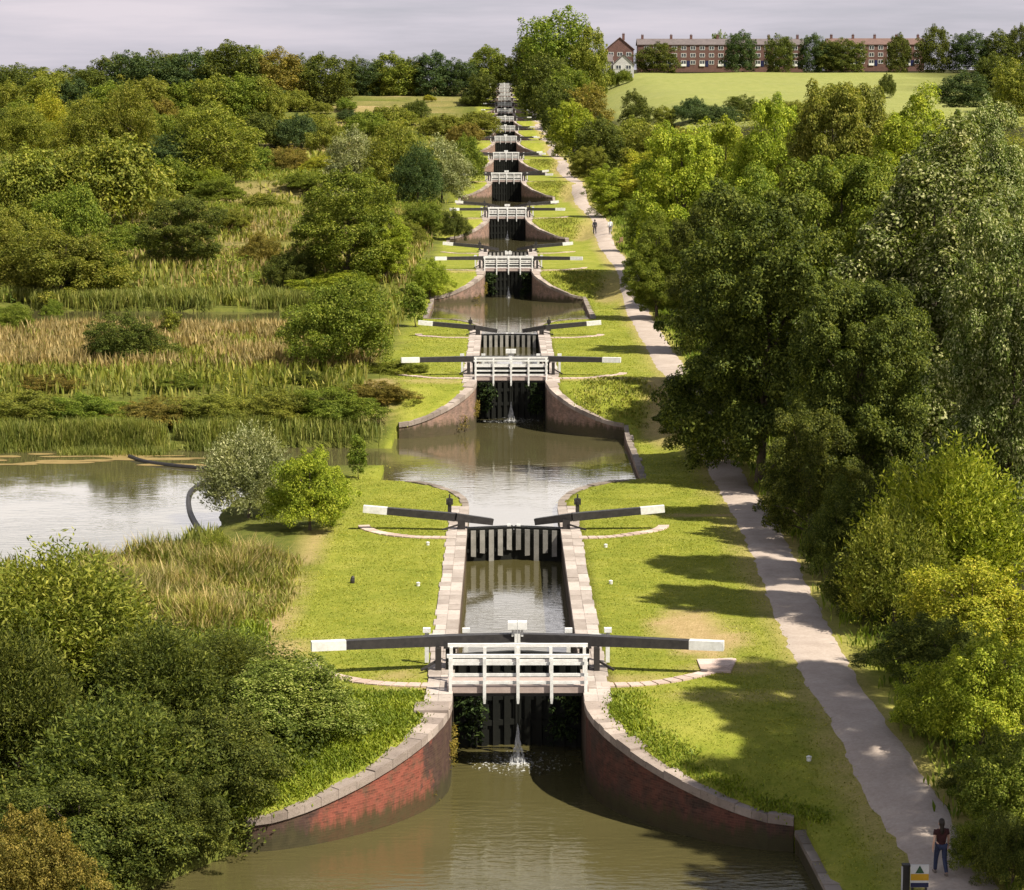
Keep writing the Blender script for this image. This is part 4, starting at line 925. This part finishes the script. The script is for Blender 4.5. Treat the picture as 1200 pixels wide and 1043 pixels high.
# ------------------------------------------------------------------ grass, reeds, ferns
def blades(name, pts, h, wd, mat, lean=.35, seed=1, per=5, spread=.25, loc=None):
    r = R_(seed); n = len(pts)*per; base = np.repeat(pts, per, 0)+np.concatenate([r.normal(size=(n, 2))*spread, np.zeros((n, 1))], 1)
    base[:, 2] = zground(base[:, 0], base[:, 1])-.03
    hh = (np.repeat(h, per) if isinstance(h, np.ndarray) else h)*(.55+.7*r.random(n)); a = r.random(n)*6.283; d = np.stack([np.cos(a), np.sin(a), np.zeros(n)], 1); b = np.stack([-np.sin(a), np.cos(a), np.zeros(n)], 1)
    ww = wd*(.6+.8*r.random(n)); ln = (lean*r.random(n)*hh)[:, None]
    mid_ = base+d*ln*.3; mid_[:, 2] += hh*.6; tip = base+d*ln; tip[:, 2] += hh
    V = np.stack([base, mid_+b*ww[:, None]*.5, tip, mid_-b*ww[:, None]*.5], 1).reshape(-1, 3)
    # a narrow diamond standing on its point reads as a blade
    V = V.reshape(-1, 4, 3); V[:, 0] -= b*0; V = V.reshape(-1, 3)
    o = link(name, quads_mesh(name, V, L[mat])); kind(o, 'stuff'); return o
def scatter(n, x0, x1, y0, y1, seed, cond=None):
    r = R_(seed); x = r.uniform(x0, x1, n); y = r.uniform(y0, y1, n)
    k = np.ones(n, bool) if cond is None else cond(x, y); x, y = x[k], y[k]; return np.stack([x, y, np.zeros(len(x))], 1)
dryland = lambda x, y: pond_in(x, y) < -.2
offcanal = lambda x, y: (x < -(hwL(y)+cop_w(y)+.1)) | (x > hwR(y)+cop_w(y)+.1)
# mown lawns
tag(blades('lawn_grass', scatter(36000, -9, 10.5, 54, 128, 1, lambda x, y: offcanal(x, y) & dryland(x, y) & (dryness(x, y) < .25+.4*R_(76).random(len(x)))), .065, .04, 'lawn', 1.3, 2, 5, .25), 'short mown grass beside the nearest lock', 'grass')
tag(blades('lawn_grass', scatter(22000, -9, 10.5, 128, 232, 91, lambda x, y: offcanal(x, y) & dryland(x, y) & (x > -7.6) & (dryness(x, y) < .45)), .07, .06, 'lawn', 1.3, 92, 4, .3), 'short mown grass beside the second lock', 'grass')
# rough lush banks behind the wing walls
tag(blades('lush_grass', np.concatenate([scatter(5200, -9.5, -2.6, 69, 79, 3, lambda x, y: offcanal(x, y)), scatter(5200, 2.8, 9, 69.5, 79, 4, lambda x, y: offcanal(x, y) & (x < hwR(y)+.7+1.5*R_(77).random(len(x))**2))]), .15, .05, 'grass', 1.0, 5, 9, .18), 'rough bright green grass on the banks behind the wing walls', 'grass')
# long grass with buff heads between the side pond and the lawn
lg = scatter(5200, -19, -8.6, 84.5, 103.5, 8, lambda x, y: dryland(x, y) & (x < -9.2-.25*np.abs(y-95)*.2-1.1*(y < 90)) & (x > -17-(y-92)*.1))
lh = .35+1.05*np.clip(.5+.6*wob(lg[:, 0], lg[:, 1], .7, 3), 0, 1)*sstep(-9.0, -11.5, lg[:, 0])*(.45+.55*sstep(84, 90, lg[:, 1]))
tag(blades('long_grass', lg, lh*.9, .05, 'meadow', .9, 9, 12, .3), 'tall green grass between the side pond and the left lawn', 'long grass')
tag(blades('seed_heads', lg[::2], (lh*1.12)[::2], .035, 'buff', 1.0, 10, 7, .3), 'buff seed heads over the tall grass by the side pond', 'long grass')
tag(blades('lush_grass', scatter(900, -14, -9.2, 80, 88, 11), .55, .08, 'grass', .7, 12, 8, .2), 'bright weeds at the near end of the tall grass', 'grass')
# reeds along the pond shores
rd = np.concatenate([scatter(4200, -48, -14.5, 139.5, 144.5, 13, lambda x, y: (pond_in(x, y) > -1.6) & (pond_in(x, y) < 1.2)), scatter(500, -15, -8, 140.5, 145.5, 14, lambda x, y: (pond_in(x, y) > -1.2) & (pond_in(x, y) < .5)), scatter(900, -26, -20, 139, 143, 15)])
tag(blades('reed_bed', rd[wob(rd[:, 0], rd[:, 1], .5, 2) > -.55], 1.2, .06, 'reed', .5, 16, 10, .25), 'green reeds along the far shore of the side pond', 'reeds')
tag(blades('reed_bed', scatter(2200, -45, -14, 213, 220, 17, lambda x, y: (pond_in(x, y) < .6) & (wob(x, y, .3, 6) > -.4)), 1.3, .09, 'reed', .5, 18, 8, .3), 'olive reeds above the small upper pond', 'reeds')
tag(blades('reed_bed', scatter(500, -20, -8.5, 103, 106, 19, lambda x, y: (pond_in(x, y) > -1.0) & (pond_in(x, y) < .4)), 1.1, .08, 'reed', .5, 20, 8, .2), 'short reeds on the near shore of the side pond', 'reeds')
# marsh
mk = lambda x, y: dryland(x, y) & (x < -np.interp(y, [140, 160, 230, 400], [9, 9.2, 9, 9.5]))
tag(blades('dry_grass', scatter(5200, -52, -8.8, 158, 187, 21, lambda x, y: mk(x, y) & (wob(x, y, .19, 12) > -.35)), 1.15, .11, 'buff', .5, 22, 6, .3), 'dry buff grass in the marsh left of the second lock', 'dry grass')
tag(blades('marsh_grass', scatter(5200, -52, -8.8, 149, 200, 23, mk), .85, .12, 'meadow', .6, 24, 5, .3), 'mixed yellow green grass of the left marsh', 'grass')
def scrub(name, n, x0, x1, y0, y1, seed, mat, leaf, rad, per, label, cond=None, thr=.1):
    r = R_(seed); q = scatter(n, x0, x1, y0, y1, seed, lambda x, y: mk(x, y) & (wob(x, y, .23, seed) > thr) & (cond(x, y) if cond else True)); k = len(q)
    q[:, 2] = zground(q[:, 0], q[:, 1])+rad*.35*r.random(k); V = puff_leaves(q, rad*(.5+.8*r.random(k)), per, leaf, .5, r, flat=.75)
    tag(kind(link(name, quads_mesh(name, V, L[mat])), 'stuff'), label, 'scrub')
scrub('bank_scrub', 1500, -19, -10, 84, 103, 66, 'olive', .10, .55, 60, 'soft olive weeds among the tall grass by the side pond', lambda x, y: x > -17-(y-92)*.1)
scrub('bank_scrub', 800, -17, -9.6, 80, 92, 67, 'bramble', .10, .5, 60, 'pale green weeds at the near end of the tall grass', thr=0)
scrub('bank_scrub', 1500, -50, -17, 62, 101, 68, 'olive', .16, .9, 60, 'low olive scrub on the bank left of the tall corner willow', thr=-.1)
tag(blades('marsh_grass', scatter(3000, -50, -16, 62, 102, 69, lambda x, y: pond_in(x, y) < .1), .7, .08, 'meadow', .8, 70, 7, .3), 'rough grass on the near shore of the side pond', 'grass')
scrub('marsh_scrub', 2600, -52, -9, 143, 205, 61, 'olive', .14, .8, 46, 'low olive scrub and weeds through the left marsh')
scrub('marsh_scrub', 1500, -52, -9, 147, 205, 62, 'bramble', .14, .7, 46, 'patches of bramble through the left marsh', thr=.35)
scrub('marsh_scrub', 4200, -90, -9, 205, 420, 63, 'mid', .26, 1.3, 46, 'low green scrub between the bushes of the upper marsh', thr=0)
scrub('marsh_scrub', 1300, -90, -9, 205, 420, 64, 'brown', .24, 1.1, 46, 'browning scrub between the bushes of the upper marsh', thr=.45)
scrub('marsh_scrub', 1500, -160, -10, 420, 740, 65, 'olive', .45, 1.9, 40, 'low scrub dotted over the far left meadow', thr=.55)
tag(blades('marsh_grass', scatter(9000, -85, -9, 200, 330, 25, mk), 1.0, .17, 'meadow', .6, 26, 5, .5), 'yellow green grass of the upper marsh', 'grass')
tag(blades('dry_grass', scatter(800, -40, -9, 222, 300, 27, mk), 1.1, .16, 'buff', .6, 28, 5, .6), 'patches of dry grass in the upper marsh', 'dry grass')
tag(blades('meadow_grass', scatter(11000, -150, -10, 330, 720, 29, mk), 1.0, .34, 'meadow', .7, 30, 4, 1.0), 'rough grass of the far left meadow', 'grass')
tag(blades('verge_grass', scatter(2600, 12.2, 15, 60, 330, 31, lambda x, y: x > pathx(y)+1.15), .45, .08, 'mid', .8, 32, 7, .2), 'rough verge along the right of the towpath', 'grass')
tag(blades('rough_grass', np.concatenate([scatter(1300, 3, 10, YN[k]-12, YN[k]+1, 40+k, lambda x, y: offcanal(x, y) & (((x-6.2)/2.6)**2+((y-YN[k]+5)/4.2)**2 < .25+1.1*R_(78).random(len(x)))) for k in (1, 2, 3, 4, 5)]), .2, .07, 'meadow', 1.0, 33, 6, .3), 'rough grass on the banks beside the upper wing walls', 'grass')
q = scatter(2600, 16, 120, 190, 455, 81, lambda x, y: x > 14+(y > 300)*3); q[:, 2] = zground(q[:, 0], q[:, 1])+1.2*r.random(len(q))
V = puff_leaves(q, 1.2+1.6*r.random(len(q)), 44, .34, .55, r)
tag(kind(link('wood_scrub', quads_mesh('wood_scrub', V, L['olive'])), 'stuff'), 'scrubby undergrowth of the right hand wood below the field', 'scrub')
# ferns and weeds rooted on the lower gates
r = R_(51); FV = []
for n in range(3):
    for s in (-1, 1):
        m_ = 34; c = np.stack([s*(1.15+.85*r.random(m_)), YN[n]+2.1-.35*r.random(m_), ZN[n]-.35-2.0*r.random(m_)**1.2], 1)
        FV.append(puff_leaves(c, .16+.2*r.random(m_), 26, .17, .35, r))
o = link('gate_weeds', quads_mesh('gate_weeds', np.concatenate(FV), L['fern'])); tag(kind(o, 'stuff'), 'dark ferns and weeds growing on the wet lower gates', 'weeds')
FV = []
for (x0, d0, z0, k) in ((-2.25, -2.2, -1.0, 20), (-2.4, -3.2, -1.2, 26), (-3.2, -5.6, -1.8, 12)):
    for n in (0, 1, 2):
        c = np.stack([x0+.1*r.random(k), YN[n]+d0+1.4*r.random(k), ZN[n]+z0-.9*r.random(k)], 1); c[:, 0] = -np.interp(c[:, 1]-YN[n], [-10, -7.5, -5, -2.5, 0], [8, 4.2, 2.9, 2.2, 2.2])+.06
        FV.append(puff_leaves(c, .10+.12*r.random(k), 16, .10, .4, r))
o = link('wall_weeds', quads_mesh('wall_weeds', np.concatenate(FV), L['brown'])); tag(kind(o, 'stuff'), 'brownish weeds hanging from the left wing walls', 'weeds')
# floating scum and boom
mb = MB()
for i in range(70):
    x, y = random.uniform(-44, -17.5), random.uniform(134.5, 140.5); a = random.uniform(.5, 2.2); b = random.uniform(.2, .6)
    mb.poly([(x+a*math.cos(t)*random.uniform(.8, 1.1), y+b*math.sin(t)*random.uniform(.8, 1.1), -.345+.0001*i) for t in np.linspace(0, 5.8, 11)])
tag(kind(link('pond_scum', mb.mesh('pond_scum', M['scum'])), 'stuff'), 'brown floating scum on the far edge of the side pond', 'pond scum')
bp = [(150,536),(166,541),(205,545),(243,548)]; pts = []
def at_level(px, py, z):
    d = ray(px, py); t = (z-ZC)/d[2]; return (XC+d[0]*t, d[1]*t, z)
def boom(pix, lab):
    P_ = [Vector(at_level(a, b, -.30)) for a, b in pix]; pts = []
    for k in range(len(P_)-1):
        p0, p1, p2, p3 = P_[max(k-1, 0)], P_[k], P_[k+1], P_[min(k+2, len(P_)-1)]
        for t in np.linspace(0, 1, 7)[:-1]: pts.append(.5*((2*p1)+(-p0+p2)*t+(2*p0-5*p1+4*p2-p3)*t*t+(-p0+3*p1-3*p2+p3)*t**3))
    pts.append(P_[-1]); m = MB(); m.tube(pts, [.13]*len(pts), 8); tag(link('floating_boom', m.mesh('floating_boom', M['iron'])), lab, 'boom')
boom([(152,535),(170,541),(206,546),(244,549)], 'dark floating boom at the far left of the side pond')
boom([(262,560),(240,565),(223,577),(222,597),(232,617),(246,632)], 'curved floating boom closing the side pond beside the grey willow')
# leaking jets at the lower gates
def jet(n, big):
    r = R_(60+n); k = 330; t = r.random(k)**.7; rad = .02+.30*t**2.0; a = r.random(k)*6.283
    pos = np.stack([rad*np.cos(a)*r.random(k)**.4, -.75*t**1.3+rad*np.sin(a)*.8+.75*0, 1.12*(1-t**1.25)], 1)
    pos[:, 1] += 0
    d = np.stack([np.cos(a)*.25, -.3+0*a, -1+0*a], 1); d /= np.linalg.norm(d, axis=1, keepdims=True); b = np.cross(d, unit(k, r)); b /= np.linalg.norm(b, axis=1, keepdims=True)
    s = (.10+.14*r.random(k))[:, None]; V = np.stack([pos-d*s*.6, pos+b*.022, pos+d*s*.6, pos-b*.022], 1).reshape(-1, 3)
    k2 = 620; a = r.random(k2)*6.283; q = (.1+1.7*r.random(k2)**1.7); p2 = np.stack([q*np.cos(a), -.7+.9*q*np.sin(a), .012+.02*r.random(k2)], 1)
    n2 = unit(k2, r)*.3+np.array([0, 0, 1]); n2 /= np.linalg.norm(n2, axis=1, keepdims=True); V2 = leaf_quads(p2, n2, .04+.11*r.random(k2)**2, .5, r)
    root = empty('water_jet', (0, YN[n]+1.4-.6, ZN[n]-2.71)); kind(link('falling_water', quads_mesh('falling_water', V, M['foam']), root), 'stuff'); kind(link('splash_foam', quads_mesh('splash_foam', V2, M['foam']), root), 'stuff')
    tag(root, f'white jet of leaking water under the footbridge of the {lockname(n)}', 'water jet', 'leaking jets under the footbridges')
m, nt, out = new_mat('foam'); d_ = nt.nodes.new('ShaderNodeBsdfPrincipled'); d_.inputs['Base Color'].default_value = (.85,.86,.86,1); d_.inputs['Roughness'].default_value = .3
t_ = nt.nodes.new('ShaderNodeBsdfTransparent'); x_ = nt.nodes.new('ShaderNodeMixShader'); x_.inputs[0].default_value = .42; nt.links.new(t_.outputs[0], x_.inputs[1]); nt.links.new(d_.outputs[0], x_.inputs[2]); nt.links.new(x_.outputs[0], out.inputs[0]); M['foam'] = m
for n in range(4): jet(n, n == 0)
# ------------------------------------------------------------------ houses on the hill
win_c = {}
def window_mesh(w_, h_):
    k = (w_, h_)
    if k not in win_c:
        f = MB(); t = .12
        f.box(-w_/2, w_/2, -.08, .1, -h_/2, -h_/2+t); f.box(-w_/2, w_/2, -.08, .1, h_/2-t, h_/2)
        for x in (-w_/2, w_/2-t, -t/2): f.box(x, x+t, -.07, .1, -h_/2+t, h_/2-t)
        p = MB(); p.box(-w_/2+.05, w_/2-.05, -.02, .05, -h_/2+.05, h_/2-.05)
        win_c[k] = (f.mesh('window', M['white']), p.mesh('pane', M['glass']))
    return win_c[k]
def add_window(root, x, y, z, w_=1.5, h_=1.3):
    a, b = window_mesh(w_, h_); o = link('window', a, root); o.location = (x, y, z); q = link('pane', b, o)
def house(name, cx, Y, z0, Wd, Dp, eav, ridge, wall, roof, label, cat, rows, step, chim, gable_front=False, bays=True, group=None):
    r = empty(name, (cx, Y, z0)); w_ = MB()
    w_.box(-Wd/2, Wd/2, 0, Dp, -2, eav)
    rf = MB(); o = .35
    if gable_front:
        w_.hexa([(-Wd/2, 0, eav), (Wd/2, 0, eav), (Wd/2, Dp, eav), (-Wd/2, Dp, eav), (-.05, 0, ridge-.1), (.05, 0, ridge-.1), (.05, Dp, ridge-.1), (-.05, Dp, ridge-.1)])
        for s in (-1, 1): rf.hexa([(0, -o, ridge), (s*(Wd/2+o), -o, eav-.2), (s*(Wd/2+o), Dp+o, eav-.2), (0, Dp+o, ridge), (0, -o, ridge+.2), (s*(Wd/2+o), -o, eav), (s*(Wd/2+o), Dp+o, eav), (0, Dp+o, ridge+.2)])
    else:
        w_.hexa([(-Wd/2, 0, eav), (Wd/2, 0, eav), (Wd/2, Dp, eav), (-Wd/2, Dp, eav), (-Wd/2, Dp/2-.05, ridge-.15), (Wd/2, Dp/2-.05, ridge-.15), (Wd/2, Dp/2+.05, ridge-.15), (-Wd/2, Dp/2+.05, ridge-.15)])
        for y0, y1 in ((-o, Dp/2), (Dp+o, Dp/2)):
            rf.hexa([(-Wd/2-o, y0, eav-.15), (Wd/2+o, y0, eav-.15), (Wd/2+o, y1, ridge), (-Wd/2-o, y1, ridge), (-Wd/2-o, y0, eav+.05), (Wd/2+o, y0, eav+.05), (Wd/2+o, y1, ridge+.2), (-Wd/2-o, y1, ridge+.2)])
    link('wall', w_.mesh('wall', M[wall]), r); ro = link('roof', rf.mesh('roof', M[roof]), r)
    for c in chim:
        m_ = MB(); m_.box(c-.45, c+.45, Dp/2-.4, Dp/2+.4, ridge-.8, ridge+1.3); m_.box(c-.52, c+.52, Dp/2-.47, Dp/2+.47, ridge+1.3, ridge+1.45)
        for q in (-.22, .22): m_.tube([(c+q, Dp/2, ridge+1.4), (c+q, Dp/2, ridge+1.85)], [.13, .11], 7)
        link('chimney', m_.mesh('chimney', M['wall_brick']), ro)
    k = int(Wd//step); xs = [-Wd/2+step*(i+.5)+(Wd-k*step)/2 for i in range(k)]
    for zi in rows:
        for x in xs: add_window(r, x, -.02, zi, 1.9 if step > 2.6 else 1.3, 1.45)
    if bays:
        for i in range(0, k, 2):
            d = MB(); d.box(xs[i]-1.0, xs[i]+1.0, -.35, -.05, .1, .95); link('panel', d.mesh('panel', M['white']), r)
            d = MB(); d.box(xs[i]+step/2-.55, xs[i]+step/2+.55, -.12, -.003, 0, 2.1); link('door', d.mesh('door', M['sign_navy']), r)
    tag(r, label, cat, group); return r
def hx(px, Y): return at_depth(px, Y)[0]
def zz(x, Y): return zg(x, Y)
Yb = 905
xa, xb = hx(746, Yb), hx(938, Yb); zb = z_at(78, Yb); tp = z_at(45.5, Yb)-zb
house('brick_terrace', (xa+xb)/2, Yb, zb, xb-xa, 9, tp-2.1, tp, 'wall_brick', 'roof', 'long three storey brick terrace with grey roof behind the field', 'terrace houses', (1.5, 4.1, 6.7), 3.4, [(-.5+i/7.0)*(xb-xa)*.94 for i in (0, 1.3, 2.2, 3.4, 4.6, 5.7, 7)])
Yc = 922
xa, xb = hx(966, Yc), hx(1078, Yc); zb = z_at(77, Yc); tp = z_at(45, Yc)-zb
house('brick_terrace', (xa+xb)/2, Yc, zb, xb-xa, 9, tp-2.2, tp, 'wall_brick', 'roof_red', 'second brick terrace half hidden by dark trees at the right of the field', 'terrace houses', (1.5, 4.1, 6.7), 3.4, [(-.5+i/4.0)*(xb-xa)*.9 for i in (0, 1, 2, 3, 4)])
Yd = 890
xa, xb = hx(709, Yd), hx(741, Yd); zb = z_at(80, Yd); tp = z_at(44, Yd)-zb
house('brick_house', (xa+xb)/2, Yd, zb, xb-xa, 10, tp-4.2, tp, 'wall_brick', 'roof_red', 'tall dark brick gabled house left of the long terrace', 'house', (2.0, 5.0), 3.2, [1.5], True, False)
Ye = 845
xa, xb = hx(687, Ye), hx(716, Ye); zb = z_at(84, Ye); tp = z_at(64, Ye)-zb
house('white_house', (xa+xb)/2, Ye, zb, xb-xa, 7, tp-2.3, tp, 'wall_white', 'roof', 'white rendered house with grey roof behind the avenue trees', 'house', (1.6,), 3.0, [-2.5], False, False)
xa, xb = hx(717, Ye), hx(741, Ye); tp = z_at(64, Ye-2)-zb
house('white_house', (xa+xb)/2, Ye-2, zb, xb-xa, 8, tp-3.4, tp, 'wall_white', 'roof', 'white house with its gable end towards the field', 'house', (1.5,), 3.4, [], True, False)

# ------------------------------------------------------------------ people
def skin_mesh(name, pts, edges, rad, mat, root=0, sub=2):
    me = bpy.data.meshes.new(name); me.from_pydata(pts, edges, []); ob = bpy.data.objects.new(name, me); COL.objects.link(ob)
    md = ob.modifiers.new('skin', 'SKIN'); md.use_smooth_shade = True
    for i, v in enumerate(me.skin_vertices[0].data):
        q = rad[i]; v.radius = q if isinstance(q, tuple) else (q, q); v.use_root = (i == root)
    s = ob.modifiers.new('sub', 'SUBSURF'); s.levels = sub; s.render_levels = sub
    dg = bpy.context.evaluated_depsgraph_get(); m2 = bpy.data.meshes.new_from_object(ob.evaluated_get(dg)); m2.name = name; m2.materials.clear(); m2.materials.append(mat)
    bpy.data.objects.remove(ob); bpy.data.meshes.remove(me); m2.shade_smooth(); return m2
def person(loc, rz, label, top, legs, sleeve, hair_long, stride=.22, h=1.68):
    """figure facing +Y in its own frame; sleeve False leaves the arms bare"""
    root = empty('person', loc, rz); k = h/1.75; S = lambda p: tuple(c*k for c in p)
    hipL, hipR = (-.10, 0, .92), (.10, 0, .92)
    knL, knR = (-.11, stride*.55+.03, .50), (.11, -stride*.25+.03, .50); anL, anR = (-.11, stride, .09), (.11, -stride-.06, .13)
    toL, toR = (-.12, stride+.17, .035), (.12, -stride+.10, .035)
    shL, shR = (-.19, 0, 1.42), (.19, 0, 1.42); elL, elR = (-.25, -.10, 1.14), (.25, .06, 1.14); wrL, wrR = (-.27, -.04, .89), (.27, .17, .90)
    pts = [(0,0,.96),(0,.01,1.15),(0,.0,1.34),(0,-.01,1.45),(0,.0,1.54),(0,.02,1.62),(0,.015,1.71), shL, elL, wrL, shR, elR, wrR, hipL, knL, anL, toL, hipR, knR, anR, toR]
    ed = [(0,1),(1,2),(2,3),(3,4),(4,5),(5,6),(2,7),(7,8),(8,9),(2,10),(10,11),(11,12),(0,13),(13,14),(14,15),(15,16),(0,17),(17,18),(18,19),(19,20)]
    rad = [.13,(.135,.095),(.15,.10),.06,.055,.085,.075,.058,.042,.028,.058,.042,.028,.092,.062,.042,.03,.092,.062,.042,.03]
    # hands: palm and five bent digits each
    for s, wi in ((-1, 9), (1, 12)):
        w_ = Vector(pts[wi]); b0 = len(pts); dn = Vector((0, .03, -1)).normalized()
        palm = w_+dn*.075; pts.append(tuple(palm)); rad.append((.022, .034)); ed.append((wi, b0))
        for j, (off, ln) in enumerate(((-.027, .066), (-.009, .078), (.009, .074), (.026, .058))):
            a = palm+Vector((0, off, -.016)); c = a+Vector((-s*.006, off*.15, -ln*.55)); e = c+Vector((-s*.022, 0, -ln*.4)); i0 = len(pts)
            pts += [tuple(a), tuple(c), tuple(e)]; rad += [.0095, .0085, .0075]; ed += [(b0, i0), (i0, i0+1), (i0+1, i0+2)]
        a = w_+Vector((-s*.01, .034, -.035)); c = a+Vector((-s*.008, .026, -.028)); i0 = len(pts); pts += [tuple(a), tuple(c)]; rad += [.011, .009]; ed += [(b0, i0), (i0, i0+1)]
    body = link('body', skin_mesh('body', [S(p) for p in pts], ed, [tuple(q*k for q in r_) if isinstance(r_, tuple) else r_*k for r_ in rad], M['skin']), root)
    fm = MB(); fm.tube([S((0, .088, 1.645)), S((0, .122, 1.615)), S((0, .095, 1.60))], [.008, .016, .012], 6)
    for s in (-1, 1): fm.tube([S((s*.083, .0, 1.655)), S((s*.092, -.01, 1.63)), S((s*.083, .0, 1.60))], [.012, .018, .01], 6)
    link('face', fm.mesh('face', M['skin']), root)
    ey = MB()
    for s in (-1, 1): ey.tube([S((s*.032, .084, 1.65)), S((s*.032, .094, 1.65))], [.012, .008], 6)
    ey.bar(S((-.025, .092, 1.572)), S((.025, .092, 1.572)), .012, .009); link('eyes', ey.mesh('eyes', M['hair']), root)
    tp_ = [(0,0,.84),(0,.01,1.12),(0,.0,1.34),(0,-.01,1.49), shL, tuple((Vector(shL)*.45+Vector(elL)*.55)), shR, tuple((Vector(shR)*.45+Vector(elR)*.55))]; te = [(0,1),(1,2),(2,3),(2,4),(4,5),(2,6),(6,7)]; tr = [(.165,.135),(.15,.115),(.165,.12),.085,.072,.060,.072,.060]
    if sleeve: tp_ += [elL, wrL, elR, wrR]; te += [(5,8),(8,9),(7,10),(10,11)]; tr += [.055,.042,.055,.042]
    link('top', skin_mesh('top', [S(p) for p in tp_], te, [tuple(q*k for q in r_) if isinstance(r_, tuple) else r_*k for r_ in tr], top), root)
    lp = [(0,0,.97), hipL, knL, anL, hipR, knR, anR]; le = [(0,1),(1,2),(2,3),(0,4),(4,5),(5,6)]; lr = [(.15,.12),.105,.075,.062,.105,.075,.062]
    link('trousers', skin_mesh('trousers', [S(p) for p in lp], le, [tuple(q*k for q in r_) if isinstance(r_, tuple) else r_*k for r_ in lr], legs), root)
    hm = MB(); hm.tube([S((0, .035, 1.795)), S((0, .03, 1.785)), S((0, .015, 1.76)), S((0, -.01, 1.71)), S((0, -.03, 1.65)), S((0, -.045, 1.60)), S((0, -.055, 1.54))]+([S((0, -.085, 1.44)), S((0, -.085, 1.34)), S((0, -.08, 1.30))] if hair_long else [S((0, -.05, 1.52))]),
        [q*k for q in ([.01, .045, .078, .094, .094, .084, .062]+([.075, .05, .015] if hair_long else [.02]))], 10)
    hme = hm.mesh('hair', M['hair']); hme.shade_smooth(); link('hair', hme, root)
    for a, t in ((anL, toL), (anR, toR)):
        s_ = MB(); s_.tube([S((a[0], a[1]-.06, a[2]-.04)), S((a[0], a[1]+.02, a[2]-.03)), S((t[0], t[1]+.02, t[2]))], [.045*k, .052*k, .036*k], 8); link('shoe', s_.mesh('shoe', M['shoe']), root)
    tag(root, label, 'person'); return root
def ground_px(px, py):
    x, y = at_ground(px, py); return (x, y, zg(x, y)+.04)
person(ground_px(1102, 1027), R(6), 'walker with long dark hair, bare arms, maroon top and dark jeans on the near towpath', M['top_maroon'], M['denim'], False, True, h=1.54)
person(ground_px(697, 275), R(8), 'distant walker in dark clothes on the left side of the towpath', M['cloth_dark'], M['cloth_dark'], True, False)
person(ground_px(715, 275), R(-6), 'distant walker in a white top on the right side of the towpath', M['cloth_white'], M['cloth_grey'], True, False)

# ------------------------------------------------------------------ bench, sign, small posts
x, y = at_ground(724, 288); b = empty('bench', (12.5, y, zg(12.5, y)), R(75))
s_ = MB()
for k in range(3): s_.box(-.8, .8, -.2+k*.15, -.07+k*.15, .42, .46)
link('seat', s_.mesh('seat', M['wood']), b); s_ = MB()
for k in range(3): s_.box(-.8, .8, -.27, -.23, .55+k*.14, .65+k*.14)
link('backrest', s_.mesh('backrest', M['wood']), b)
for xx in (-.7, .7):
    for yy, h_ in ((-.22, .95), (.2, .42)):
        s_ = MB(); s_.box(xx-.04, xx+.04, yy-.04, yy+.04, -.1, h_); link('leg', s_.mesh('leg', M['wood']), b)
tag(b, 'low brown wooden bench on the right edge of the towpath before the distant walkers', 'bench')
sx_, sy_ = XC+(1076-590)/FPX*64.9, 62.6; sg = empty('warning_sign', (sx_, sy_, zg(sx_, sy_)), R(0)); zc_ = z_at(1027, 62.6)-zg(sx_, sy_)
p = MB()
for q in (-.18, .18): p.box(q-.03, q+.03, .02, .08, -.3, zc_+.28)
link('post', p.mesh('post', M['iron']), sg)
p = MB(); p.box(-.245, .245, -.015, .015, zc_-.31, zc_+.31); pn = link('panel', p.mesh('panel', M['sign_white']), sg)
p = MB(); p.box(-.24, .24, -.02, -.0155, zc_-.12, zc_+.06); link('yellow_band', p.mesh('yellow_band', M['sign_yellow']), pn)
p = MB(); p.box(-.24, .24, -.02, -.0155, zc_-.305, zc_-.185); link('navy_band', p.mesh('navy_band', M['sign_navy']), pn)
p = MB(); p.hexa([(-.12,-.02,zc_+.075),(.12,-.02,zc_+.075),(.12,-.0155,zc_+.075),(-.12,-.0155,zc_+.075),(-.005,-.02,zc_+.285),(.005,-.02,zc_+.285),(.005,-.0155,zc_+.285),(-.005,-.0155,zc_+.285)]); link('warning_triangle', p.mesh('warning_triangle', M['cloth_green']), pn)
p = MB()
for i in range(4): p.box(-.17+i*.02, .18-i*.03, -.0235, -.0205, zc_+.02-i*.035, zc_+.033-i*.035)
tag(sg, 'white and yellow warning sign with a dark triangle on the grass beside the near towpath', 'sign')
xq = XC+(1060-590)/FPX*65.2; q = empty('square_post', (xq, 62.9, zg(xq, 62.9))); zt_ = z_at(1013, 62.9)-zg(xq, 62.9)
p = MB(); p.box(-.09, .09, -.09, .09, -.3, zt_-.05); p.box(-.105, .105, -.105, .105, zt_-.05, zt_); link('post', p.mesh('post', M['iron']), q)
p = MB(); p.box(-.125, -.093, -.08, -.01, -.2, zt_-.06); link('lit_edge_strip', p.mesh('lit_edge_strip', M['sign_white']), q)  # pale strip stands for the lit left edge of the post
tag(q, 'dark square post with a painted lit edge left of the warning sign', 'post')
x, y = at_ground(413, 684); p = MB(); p.tube([(0,0,-.1),(0,0,.12),(.02,.01,.24),(.05,.02,.30)], [.09,.10,.08,.03], 8)
o = link('stump', p.mesh('stump', M['iron'])); o.location = (x, y, zg(x, y)); tag(o, 'small dark stump standing on the sunny left lawn', 'stump')
